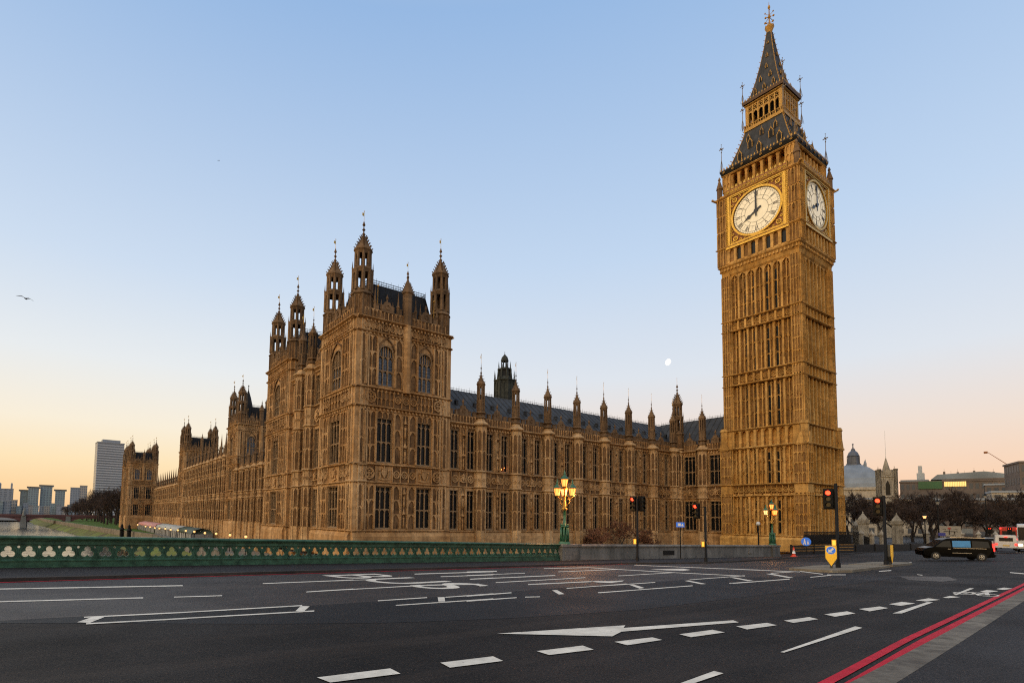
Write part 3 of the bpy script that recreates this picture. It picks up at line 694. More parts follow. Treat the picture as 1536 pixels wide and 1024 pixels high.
for t, n in FR:
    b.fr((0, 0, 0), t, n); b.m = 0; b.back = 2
    b.box(-4.74, 4.74, 5.4, 6.1, -2.2, 12.2)
    for z0, z1 in ((23.5, 25.05), (33.1, 34.55)):
        b.m = 2; b.box(-4.75, 4.75, 5.4, 5.62, z0, z1)
        n_ = 8
        for i in range(n_+1): a = -4.75+i*9.5/n_; b.m = 0; b.box(a-.14, a+.14, 5.4, 6.05, z0, z1)
        for i in range(n_): a = -4.75+(i+.5)*9.5/n_; quatre(b, a, (z0+z1)/2, .45, 5.6, .2)
        for g in (-1, 1): panel(b, g*5.45-.6, g*5.45+.6, z0, z1, 3, 1, 6.12, .08, .1)
    # arcaded band above the base
    for i in range(9): a = -4.75+i*9.5/8; b.box(a-.2, a+.2, 5.4, 6.1, 12.5, 15.4)
    for i in range(8): a = -4.75+i*9.5/8; arch(b, a+.2, a+9.5/8-.2, 15.4, .5, 5.4, 5.95)
    qband(b, -4.7, 4.7, 4.5, 6.1, 6.1, .25, .85)
    for z0, z1 in stages:
        low = z1 < 13; dd = 6.1 if low else 5.45; pd = 6.62 if low else 6.12; pw = 1.9 if low else PW; cols = 14; cw = 9.5/cols
        b.m = 2; b.box(-4.74, 4.74, dd-.02, dd+.02, z0-.2, z1+.5) if not low else None; b.m = 0
        for i in range(cols+1):
            a = -4.75+i*cw; big = i % 2 == 0
            b.box(a-(.15 if big else .07), a+(.15 if big else .07), dd, dd+(.52 if big else .30), z0-.2, z1+.5)
        for i in range(7):
            a = -4.75+i*2*cw; arch(b, a+.15, a+2*cw-.15, z1+.5, .75, dd, dd+.48)
        for i in range(cols):
            a = -4.75+i*cw; e0, e1 = a+.08, a+cw-.08
            slit = i in (3, 5, 8, 10)
            nr_ = 3
            for j in range(nr_):
                zt = z0+(z1-z0)*(j+1)/nr_-.1; arch(b, e0, e1, zt, .35, dd, dd+.2)
                if not slit and j < nr_-1: b.m = 2 if (i+j) % 3 == 0 else 0; quatre(b, (e0+e1)/2, zt+.22, .2, dd, .1); b.m = 0
            if slit:
                b.m = 1; b.box(e0+.1, e1-.1, dd, dd+.06, z0+.1, z1-.6); b.m = 0
                for j in range(1, 3): zz = z0+(z1-z0)*j/3; b.box(e0, e1, dd, dd+.14, zz-.06, zz+.06)
        for g in (-1, 1):
            c = g*(pd-pw/2); panel(b, c-pw/2+.1, c+pw/2-.1, z0-.2, z1+.6, 3, 4, pd, .08, .11, .8)
        b.m = 0
    # gablets on the corners of the base
    for g in (-1, 1):
        b.poly([(g*5.9-.75, 12.2), (g*5.9+.75, 12.2), (g*5.9+.1, 14.2), (g*5.9-.1, 14.2)], 6.5, 6.85); b.box(g*5.9-.55, g*5.9+.55, 6.5, 6.75, 9, 12.2) if 0 else None
    # corbelling below the clock stage
    for i in range(7):
        a = -4.75+(i+.5)*9.5/7; b.m = 1; b.box(a-.42, a+.42, 5.9, 6.02, 42.75, 43.35) if 0 else None; b.m = 0
    dents(b, -6.2, 6.2, 43.9, .5, .25, .55, 6.25, .28)
b.fr(); b.m = 0
b.box(-6.2, 6.2, -6.2, 6.2, 44.5, 57.3); pier4(6.5, 1.55, 44.5, 57.6)
for t, n in FR:
    b.fr((0, 0, 0), t, n)
    for i in range(9):                                   # arcade of small windows under the dials
        a = -4.7+i*9.4/8; b.box(a-.22, a+.22, 6.2, 6.55, 45.0, 47.6)
    for i in range(8):
        a = -4.7+i*9.4/8; b.m = 1 if i % 2 == 0 else 2; b.box(a+.24, a+9.4/8-.24, 6.2, 6.24, 45.2, 47.3); b.m = 0; arch(b, a+.22, a+9.4/8-.22, 47.5, .5, 6.2, 6.5)
    b.box(-4.9, 4.9, 6.2, 6.5, 44.8, 45.15)
    for g in (-1, 1):
        c = g*5.72
        for z0, z1 in ((48.2, 51.0), (51.2, 53.9), (54.1, 56.8)): panel(b, c-.7, c+.7, z0, z1, 3, 1, 6.5, .08, .12); b.m = 2; quatre(b, c, z1-.5, .35, 6.52, .15); b.m = 0
        panel(b, c-.7, c+.7, 44.9, 47.6, 3, 1, 6.5, .08, .12)
        # beasts and pinnacles at the corners
        b.tube((g*6.5, 6.4, 56.9), (g*7.05, 6.95, 57.2), .22, .12, 5); b.ball(g*7.1, 7.0, 57.3, .18)
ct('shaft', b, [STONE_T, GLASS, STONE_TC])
b = MB()
for gx in (-1, 1):
    for gy in (-1, 1):
        p = MB(); p.lathe(0, 0, [(.42, 0), (.42, 1.9), (.55, 2.0), (.5, 2.2), (.16, 3.5), (.14, 3.6), (.24, 3.8), (.05, 4.3)], 8); crockets(p, 0, 0, .46, .15, 2.1, 3.4, 8, 3, PI/8, .08)
        obj('pinnacle', p.mesh('pinnacle', STONE_D), CT, (gx*6.2, gy*6.2, 62.2))
# dials
DZ = 52.45; DR = 3.72
OPAL = M('backlit opal glass', (.66, .60, .46), .4, 0, .12, 1.5, emit=(1, .78, .46), es=.36)
HAND = M('black clock hands', (.01, .012, .02), .4, 0, 0)
DBLUE = M('dark blue dial ironwork', (.03, .035, .05), .5, 0, 0)
def numeral(b, txt, ang, r0, r1, d):
    # strokes drawn radially; ang clockwise from twelve
    def pt(u, r): th = ang+u/((r0+r1)/2); return (math.sin(th)*r, math.cos(th)*r)
    def stroke(u0, ra, u1, rb, wd):
        x0, z0 = pt(u0, ra); x1, z1 = pt(u1, rb); dx, dz = x1-x0, z1-z0; l = math.hypot(dx, dz); px, pz = -dz/l*wd/2, dx/l*wd/2
        b.poly([(SG*(x0+px), DZ+z0+pz), (SG*(x0-px), DZ+z0-pz), (SG*(x1-px), DZ+z1-pz), (SG*(x1+px), DZ+z1+pz)], d, d+.03)
    wd = {'I': .16, 'V': .34, 'X': .36}; tot = sum(wd[c] for c in txt); u = -tot/2
    for c in txt:
        m = u+wd[c]/2
        if c == 'I': stroke(m, r0, m, r1, .085)
        elif c == 'V': stroke(m-.13, r1, m, r0, .09); stroke(m+.13, r1, m, r0, .045)
        else: stroke(m-.13, r1, m+.13, r0, .09); stroke(m+.13, r1, m-.13, r0, .045)
        u += wd[c]
ROM = ['XII', 'I', 'II', 'III', 'IIII', 'V', 'VI', 'VII', 'VIII', 'IX', 'X', 'XI']
for fi, (t, n) in enumerate(FR):
    # viewed from outside the tangent must run left to right
    SG = 1 if (t[0]*n[1]-t[1]*n[0]) < 0 else -1
    g = MB((0, 0, 0), t, n); D0 = 6.22
    g.m = 0; H = 4.62
    for q, w_, pr, m_ in ((H, .34, .42, 0), (4.22, .12, .34, 0)):
        g.m = m_; g.box(-q, q, D0, D0+pr, DZ+q-w_, DZ+q); g.box(-q, q, D0, D0+pr, DZ-q, DZ-q+w_); g.box(-q, -q+w_, D0, D0+pr, DZ-q+w_, DZ+q-w_); g.box(q-w_, q, D0, D0+pr, DZ-q+w_, DZ+q-w_)
    g.m = 1; g.box(-4.15, 4.15, D0-.1, D0+.1, DZ-4.15, DZ+4.15)
    g.m = 0; g.ring(0, DZ, 4.12, .32, D0+.1, D0+.36, 48)
    for gx in (-1, 1):
        for gz in (-1, 1):
            for (x, z, r) in ((3.45, 3.45, .42), (3.85, 2.6, .2), (2.6, 3.85, .2), (3.9, 3.9, .15), (3.9, 1.9, .12), (1.9, 3.9, .12)):
                g.ring(gx*x, DZ+gz*z, r, r*.35, D0+.1, D0+.26, 10); g.ball(gx*x, D0+.15, DZ+gz*z, r*.45, 6)
            g.tube((gx*4.0, D0+.15, DZ+gz*4.0), (gx*2.95, D0+.15, DZ+gz*2.95), .07, .05, 4)
    for i in range(30):                                   # beaded border strips
        z = DZ-4.5+i*9/29
        for gx in (-1, 1): g.ball(gx*4.82, D0+.34, z, .13, 5, 3)
    g.m = 0
    for gx in (-1, 1): g.box(gx*4.82-.2, gx*4.82+.2, D0, D0+.32, DZ-4.62, DZ+4.62)
    g.box(-5.0, 5.0, D0, D0+.55, DZ-5.0, DZ-4.66)
    g.m = 2
    for i in range(14):                                   # gilded cresting above the dial
        a = -4.9+i*9.8/14; g.m = 1; g.box(a+.04, a+.66, D0, D0+.40, 57.1, 58.2); g.m = 2; g.box(a-.03, a+.05, D0, D0+.46, 57.1, 58.5); g.m = 0; quatre(g, a+.35, 57.62, .26, D0+.42, .1); g.taper(a+.15, a+.55, D0+.1, D0+.4, 58.2, 58.75, .2); g.m = 2
    ct('dial_surround', g, [GOLD, RUST, GOLDM])
    d = MB((0, 0, 0), t, n); D1 = D0+.14
    pts = [(DR*math.cos(2*PI*i/64), DR*math.sin(2*PI*i/64)+DZ) for i in range(64)]
    d.m = 0; d.poly(pts, D1-.1, D1)
    d.m = 1
    for r, th in ((3.74, .06), (3.40, .035), (2.5, .03), (1.9, .04)): d.ring(0, DZ, r, th, D1, D1+.03, 56)
    for i in range(60):
        a = 2*PI*i/60; r0, r1 = (3.42, 3.7); x, z = math.sin(a), math.cos(a)
        d.tube((x*r0, D1+.02, DZ+z*r0), (x*r1, D1+.02, DZ+z*r1), .03, .03, 3)
    for i in range(12):
        a = 2*PI*i/12; x, z = math.sin(a), math.cos(a)
        d.tube((x*1.9, D1+.02, DZ+z*1.9), (x*2.5, D1+.02, DZ+z*2.5), .04, .04, 3)
        xx, zz = math.sin(a+PI/12), math.cos(a+PI/12); d.tube((xx*2.5, D1+.01, DZ+zz*2.5), (xx*3.4, D1+.01, DZ+zz*3.4), .012, .012, 3)
        numeral(d, ROM[i], a, 2.6, 3.36, D1+.005)
    dd = ct('clock_dial', d, [OPAL, DBLUE], label='white clock dial showing eight o\'clock'); WL[dd.name] = None
    h = MB((0, 0, 0), t, n)
    h.poly([(-.10, DZ-1.0), (.10, DZ-1.0), (.13, DZ-.2), (.16, DZ), (.11, DZ+3.35), (0, DZ+3.6), (-.11, DZ+3.35), (-.16, DZ), (-.13, DZ-.2)], D1+.16, D1+.22)
    obj('minute_hand', h.mesh('minute_hand', HAND), dd)
    h = MB((0, 0, 0), t, n); ang = R(240); sx, cx = math.sin(ang)*SG, math.cos(ang)
    def hp(u, v): return (sx*v+cx*u, DZ+cx*v-sx*u)
    h.poly([hp(-.16, -.9), hp(.16, -.9), hp(.2, -.4), hp(.15, 1.0), hp(.36, 1.35), hp(.14, 1.75), hp(0, 2.3), hp(-.14, 1.75), hp(-.36, 1.35), hp(-.15, 1.0), hp(-.2, -.4)], D1+.08, D1+.14)
    hb = [(.34*math.cos(PI*i/6), DZ+.34*math.sin(PI*i/6)) for i in range(12)]; h.poly(hb, D1+.05, D1+.24)
    obj('hour_hand', h.mesh('hour_hand', HAND), dd)
# belfry
b = MB(); b.box(-5.55, 5.55, -5.55, 5.55, 57.2, 58.3); b.box(-3.9, 3.9, -3.9, 3.9, 58.3, 61.6); b.box(-5.55, 5.55, -5.55, 5.55, 61.4, 62.2); pier4(5.75, 1.35, 57.2, 61.6)
for t, n in FR:
    b.fr((0, 0, 0), t, n); b.m = 0
    for i in range(8):
        a = -4.4+i*8.8/7; b.box(a-.2, a+.2, 5.0, 5.6, 58.3, 61.45)
    for i in range(7):
        a = -4.4+i*8.8/7; arch(b, a+.2, a+8.8/7-.2, 61.42, .8, 5.1, 5.5); b.m = 2; figure(b, a+.62, 58.4, 1.0, 5.3); b.m = 0
    for g in (-1, 1): panel(b, g*5.08-.6, g*5.08+.6, 58.4, 61.3, 2, 2, 5.75, .09, .12)
    b.m = 2
    for i in range(24):
        a = -5.95+i*11.9/23; b.taper(a-.14, a+.14, 5.9, 6.1, 62.45, 62.95, .3); 
        if i % 3 == 1: quatre(b, a, 62.05, .2, 6.12, .08)
b.m = 0; sqs(b, 61.3, .35, .3, 5.7); b.m = 1; b.lathe(0, 0, [(5.4*K2, 61.6), (5.95*K2, 61.7), (6.15*K2, 62.2), (6.15*K2, 62.45), (5.4*K2, 62.45)], 4, PI/4)
ct('belfry', b, [STONE_T, IRON, GOLDM])
# lower roof
b = MB(); prof = [(5.45, 62.3), (4.75, 63.7), (4.0, 66.0), (3.35, 68.2), (3.05, 69.5)]
sq = lambda pr: [(r*math.sqrt(2), z) for r, z in pr]
b.lathe(0, 0, sq(prof), 4, PI/4)
def roofribs(b, prof, k, s=.07):
    for (r0, z0), (r1, z1) in zip(prof, prof[1:]):
        for t, n in FR:
            b.fr((0, 0, 0), t, n)
            for i in range(k+1):
                f = -1+2*i/k; b.tube((f*r0, r0, z0), (f*r1, r1, z1), s, s, 3)
    b.fr()
roofribs(b, prof, 10)
ct('lower_roof', b, [SLATE])
def hipspikes(prof, n, s):
    for gx in (-1, 1):
        for gy in (-1, 1):
            b = MB()
            for (r0, z0), (r1, z1) in zip(prof, prof[1:]):
                b.tube((gx*r0, gy*r0, z0), (gx*r1, gy*r1, z1), s*.5, s*.5, 4)
                for i in range(n):
                    f = (i+.5)/n; r = r0+(r1-r0)*f; z = z0+(z1-z0)*f; b.tube((gx*r, gy*r, z), (gx*(r+s*1.6), gy*(r+s*1.6), z+s*1.6), s*.5, s*.3, 4)
            ct('hip_cresting', b, [GOLDM])
hipspikes(prof, 3, .17)
def roof_r(pf, z):
    for (r0, z0), (r1, z1) in zip(pf, pf[1:]):
        if z0 <= z <= z1: return r0+(r1-r0)*(z-z0)/(z1-z0)
    return pf[-1][0]
def dormer(s, z, pf, a, t, n, gold=True):
    d = MB((0, 0, 0), t, n); r = roof_r(pf, z)
    d.m = 0; d.poly([(a-.3*s, z), (a+.3*s, z), (a+.3*s, z+.9*s), (a, z+1.45*s), (a-.3*s, z+.9*s)], r-1.0*s, r+.10)
    d.m = 1; d.poly([(a-.18*s, z+.1), (a+.18*s, z+.1), (a+.18*s, z+.8*s), (a, z+1.05*s), (a-.18*s, z+.8*s)], r+.10, r+.13)
    d.m = 2
    for g in (-1, 1):
        d.tube((a+g*.36*s, r+.14, z+.82*s), (a, r+.14, z+1.5*s), .06*s, .06*s, 4); d.box(a+g*.3*s-.04, a+g*.3*s+.04, r+.1, r+.18, z, z+.9*s)
    spike(d, a, r+.1, z+1.4*s, .6*s, .05*s)
    return d
for fi, (t, n) in enumerate(FR):
    for z, xs_, s in ((63.6, (-3.2, 0, 3.2), 1.15), (65.3, (-1.7, 1.7), 1.15), (66.9, (-2.2, 0, 2.2), .85)):
        for a in xs_: ct('dormer', dormer(s, z, prof, a, t, n), [SLATE, BLACK, GOLDM])
# lantern stage
b = MB()
b.box(-3.25, 3.25, -3.25, 3.25, 69.3, 69.75); b.m = 1; b.box(-1.2, 1.2, -1.2, 1.2, 69.7, 74.0); b.m = 0
pier4(3.02, .55, 69.7, 74.2)
for t, n in FR:
    b.fr((0, 0, 0), t, n)
    for i in range(7): a = -2.7+i*.9; b.box(a-.11, a+.11, 2.7, 3.0, 69.75, 74.1)
    for i in range(6):
        a = -2.7+i*.9; arch(b, a+.1, a+.8, 72.6, .5, 2.75, 2.95); b.box(a+.1, a+.8, 2.78, 2.92, 72.6, 72.9); b.ring(a+.45, 73.3, .3, .1, 2.75, 2.95, 8); b.box(a+.1, a+.8, 2.75, 2.95, 73.7, 74.1)
    b.box(-3.09, 3.09, 3.1, 3.25, 69.76, 69.86); b.box(-3.09, 3.09, 3.12, 3.22, 70.35, 70.45)
    for i in range(17): a = -3.2+i*.4; b.box(a-.05, a+.05, 3.12, 3.22, 69.8, 70.4); b.ball(a, 3.17, 70.5, .1, 5, 3)
    for i in range(15): a = -3.3+i*6.6/14; b.taper(a-.12, a+.12, 3.25, 3.42, 74.9, 75.3, .3)
b.m = 0; sqs(b, 74.0, .3, .25, 2.95); b.m = 2; b.lathe(0, 0, [(2.6*K2, 74.3), (3.35*K2, 74.4), (3.45*K2, 74.9), (2.6*K2, 74.9)], 4, PI/4)
ct('lantern_stage', b, [GOLDM, IRON, M('brown painted ironwork', (.12, .06, .025), .6, 0, .5, 6, .4)])
b = MB(); prof2 = [(2.95, 74.8), (2.35, 76.2), (1.75, 78.6), (1.18, 81.6), (.72, 84.6), (.36, 87.6)]
b.lathe(0, 0, sq(prof2), 4, PI/4); roofribs(b, prof2, 6, .05)
ct('spire', b, [SLATE])
hipspikes(prof2, 3, .12)
for t, n in FR:
    for z, xs_, s in ((76.0, (-1.5, 0, 1.5), .62), (78.0, (-.8, .8), .6), (80.2, (0,), .55), (82.5, (0,), .5), (85.2, (0,), .35)):
        for a in xs_: ct('dormer', dormer(s, z, prof2, a, t, n), [SLATE, BLACK, GOLDM])
b = MB(); b.lathe(0, 0, [(.3, 87.3), (.5, 87.9), (.75, 88.5), (.7, 88.75), (.35, 88.9), (.12, 89.3), (.1, 90.3), (.3, 90.6), (.1, 90.9), (.07, 92.1), (.2, 92.3), (.2, 92.6), (.05, 92.9), (.02, 93.5)], 8)
for i in range(8):
    e = PI/4*i; b.taper(.62*math.cos(e)-.1, .62*math.cos(e)+.1, .62*math.sin(e)-.1, .62*math.sin(e)+.1, 88.6, 89.05, .2)
for i in range(4):
    e = PI/2*i+.3; x, y = math.cos(e), math.sin(e)
    b.tube((0, 0, 90.6), (x*.75, y*.75, 90.2), .05, .04, 4); b.ball(x*.85, y*.85, 90.15, .18); b.tube((0, 0, 89.6), (x*.6, y*.6, 89.2), .04, .03, 4); b.ball(x*.65, y*.65, 89.2, .13)
for i in range(4): e = PI/2*i+1.1; x, y = math.cos(e), math.sin(e); b.tube((0,0,90.9),(x*.6,y*.6,91.4),.04,.03,4); b.ball(x*.62, y*.62, 91.5, .13)
ct('orb_finial', b, [GOLDM])
for gx in (-1, 1):
    for gy in (-1, 1):
        for q, z0, h in ((5.9, 62.4, 5.2), (3.3, 74.9, 3.9), (3.35, 69.8, 4.6)):
            p = MB(); p.tube((0, 0, 0), (0, 0, h), .07, .03, 5); p.ball(0, 0, h*.72, .11); p.box(-.4, .4, -.025, .025, h*.82, h*.85); p.box(-.025, .025, -.4, .4, h*.82, h*.85); p.ball(0, 0, h, .08)
            for k in range(4): e = PI/2*k+PI/4; p.tube((.35*math.cos(e), .35*math.sin(e), 0), (0, 0, h*.45), .03, .03, 3)
            obj('corner_finial', p.mesh('corner_finial', M('dull gilt iron', (.22, .15, .08), .5, .2, .4, 5)), CT, (gx*q, gy*q, z0+5))
# ---------------------------------------------------------------- bridge frame and road surface
PH = R(6.2); BV = (math.cos(PH), math.sin(PH)); NV = (-math.sin(PH), math.cos(PH))
def zs(s, t):
    near = -1.9-.009*min(s, 110)
    far = -2.15-.0268*s if s < 33 else (-3.034-.0225*(s-33) if s < 76 else -4.0-.002*(s-76))
    return near+(far-near)*min(max((t-2)/19, -.3), 1.15)
def xy(s, t): return (BV[0]*s+NV[0]*t, BV[1]*s+NV[1]*t)
def W3(s, t, dz=0): x, y = xy(s, t); return (x, y, zs(s, t)+dz)
def interp(poly, s):
    for (a, ta), (b_, tb) in zip(poly, poly[1:]):
        if a <= s <= b_: return ta+(tb-ta)*(s-a)/(b_-a)
    return poly[-1][1] if s > poly[-1][0] else poly[0][1]
KN = [(-30, 3.1), (0, 2.12), (8.6, 1.80), (13.4, 1.64), (25.8, 1.26), (40, .9), (200, -3)]       # near kerb, road side
KF = [(-30, 20.9), (35, 20.9), (37.4, 19.6), (42, 18.0), (46, 17.9), (52, 18.1), (58.4, 18.9), (65, 20.0), (71.9, 20.6), (78, 20.4), (95, 19.4), (200, 12)]  # far kerb
WL_T = [(-30, 25.4), (36.5, 25.4), (76, 24.3), (200, 22)]                                      # line of parapet and stone wall
def strip(name, f0, f1, dz, s0, s1, step, mat, nt=6, lift=None):
    v = []; f = []; n = int((s1-s0)/step)+1
    for i in range(n+1):
        s = s0+(s1-s0)*i/n; a, b_ = f0(s), f1(s)
        for j in range(nt+1): t = a+(b_-a)*j/nt; v.append(W3(s, t, dz(s, t) if callable(dz) else dz))
    for i in range(n):
        for j in range(nt): k = i*(nt+1)+j; f.append((k, k+1, k+nt+2, k+nt+1))
    me = bpy.data.meshes.new(name); me.from_pydata(v, [], f); me.materials.append(mat); me.update()
    me.polygons.foreach_set('use_smooth', [True]*len(f)); return me
def asphalt(name, c0, c1, ro=.55, blot=1.):
    m, t, b = newmat(name); p = pos(t)
    n1 = noise(t, p, 30, 2, .9); n2 = noise(t, p, .35, 5, .6); n3 = noise(t, pos(t, (.10, 1.3, 1)), 1.1, 4, .6)
    a = cr2(t, n1, c0, c1, .40, .66); a2 = mx(t, cr2(t, n2, (0,0,0), (.55*blot,)*3, .45, .7), a, tuple(x*.55 for x in c0)); a3 = mx(t, cr2(t, n3, (0,0,0), (.30*blot,)*3, .5, .7), a2, tuple(x*1.5 for x in c1))
    v = nd(t, 'ShaderNodeTexVoronoi'); v.inputs['Scale'].default_value = 22; t.links.new(p, v.inputs['Vector'])
    sp_ = cr2(t, v.outputs['Distance'], (1,1,1), (0,0,0), .10, .24); a4 = mx(t, sp_, a3, tuple(x*2.1 for x in c1))
    t.links.new(a4, b.inputs['Base Color'])
    rr = nd(t, 'ShaderNodeMapRange'); t.links.new(n2, rr.inputs[0]); rr.inputs[3].default_value = ro-.14; rr.inputs[4].default_value = ro+.22; t.links.new(rr.outputs[0], b.inputs['Roughness'])
    bump(t, b, n1, .8, .02); b.inputs['Specular IOR Level'].default_value = .22
    return m
ASD = asphalt('dark asphalt', (.004, .0028, .0022), (.034, .024, .018), .70, 1.35)
ASL = asphalt('worn grey asphalt', (.024, .018, .015), (.076, .058, .048), .52)
ASF = asphalt('footway asphalt', (.010, .0085, .0085), (.040, .033, .032), .68, .6)
ASP = asphalt('patched asphalt', (.075, .062, .052), (.12, .10, .085), .6)
GND = M('rough ground', (.05, .045, .04), .95, 0, .4, .2)
def struct(name, me, **k): return obj(name, me, kind='structure', **k)
struct('road', strip('road', lambda s: interp(KN, s), lambda s: interp(KF, s), 0, -30, 130, 1.2, ASD, 20))
LB = [(-30, 14.2), (.6, 13.0), (6.3, 11.8), (10.1, 11.55), (14.3, 11.35), (20.3, 10.9), (23, 10.5), (26.2, 9.9), (28, 8.6), (33, 8.2), (60, 7.5)]
struct('lane_surface', strip('lane_surface', lambda s: interp(LB, s), lambda s: interp(KF, s)-.01, .004, -30, 52, .8, ASL, 12))
LB2 = [(0, 13.0), (2.2, 11.6), (4.5, 10.0), (6.5, 8.8), (9, 7.8), (12.5, 6.9), (16, 6.6), (21, 6.2), (27.8, 5.6), (31, 5.4)]
ASM = asphalt('smooth new asphalt', (.010, .008, .0075), (.021, .017, .015), .6, .5)
struct('lane_surface', strip('lane_surface', lambda s: interp(LB2, s), lambda s: max(interp(LB, s), interp(LB2, s)+.01)-.01, .004, .4, 33, .6, ASM, 8))
# ground beyond the junction: one sheet per bank, reaching the horizon
g = MB(); g.n = (0, 1)
def sheet(name, pts, z, mat):
    v = [(x, y, z) for x, y in pts]; me = bpy.data.meshes.new(name); me.from_pydata(v, [], [tuple(range(len(v)))]); me.materials.append(mat); me.update(); return struct(name, me)
sheet('ground', [(28, 26), (28, 92.5), (38.9, 92.6), (39, 300), (29, 304), (60, 420), (60, 620), (60, 5000), (5000, 5000), (5000, -3000), (30, -3000), (20, -8)], -5.35, GND)
sheet('square_paving', [(92, -40), (92, 60), (420, 60), (420, -60)], -4.45, ASL)
struct('road', strip('road', lambda s: -26, lambda s: interp(KF, s), 0, 78, 240, 6, ASL, 8)) if 0 else None
v = []; f = []
for i in range(31):
    s = 60+i*6
    for j in range(9):
        t = -30+j*(50.2)/8 if 1 else 0; x, y = xy(s, t); v.append((x, y, zs(s, t)-.012-(0 if s < 120 else (s-120)*.006)))
for i in range(30):
    for j in range(8): k = i*9+j; f.append((k, k+1, k+10, k+9))
me = bpy.data.meshes.new('junction_road'); me.from_pydata(v, [], f); me.materials.append(ASD); me.update(); struct('junction_road', me)
# kerbs and footways
KERB = stone('granite kerb', (.15, .13, .11), (.26, .23, .19), (.05, .042, .036), bw=.92, rh=3, stain=.7, sscale=2)
KERBD = stone('dark wet kerb', (.05, .042, .038), (.09, .075, .065), (.02, .018, .016), bw=1.2, rh=3, stain=.5)
def kerb(name, line, side, s0, s1, w, mat, h=.12):
    b = MB(); n = int((s1-s0)/1.0)
    for i in range(n):
        sa, sb = s0+(s1-s0)*i/n, s0+(s1-s0)*(i+1)/n; ta, tb = interp(line, sa), interp(line, sb)
        p = [W3(sa, ta), W3(sb, tb), W3(sb, tb+side*w), W3(sa, ta+side*w)]
        k = len(b.v); b.v += [(x, y, z-.1) for x, y, z in p]+[(x, y, z+h) for x, y, z in p]
        b.f += [(k,k+1,k+2,k+3),(k+4,k+5,k+6,k+7),(k,k+1,k+5,k+4),(k+2,k+3,k+7,k+6)]; b.mi += [0]*4
    return struct(name, b.mesh(name, mat))
kerb('kerb', KN, -1, -20, 70, .33, KERB); kerb('kerb', KF, 1, -30, 100, .28, KERBD)
struct('footway', strip('footway', lambda s: interp(KN, s)-.33, lambda s: -5.5, .116, -20, 70, 1, ASF, 4))
struct('footway', strip('footway', lambda s: interp(KF, s)+.28, lambda s: interp(WL_T, s)+1.5, .116, -30, 100, 1, ASF, 4))
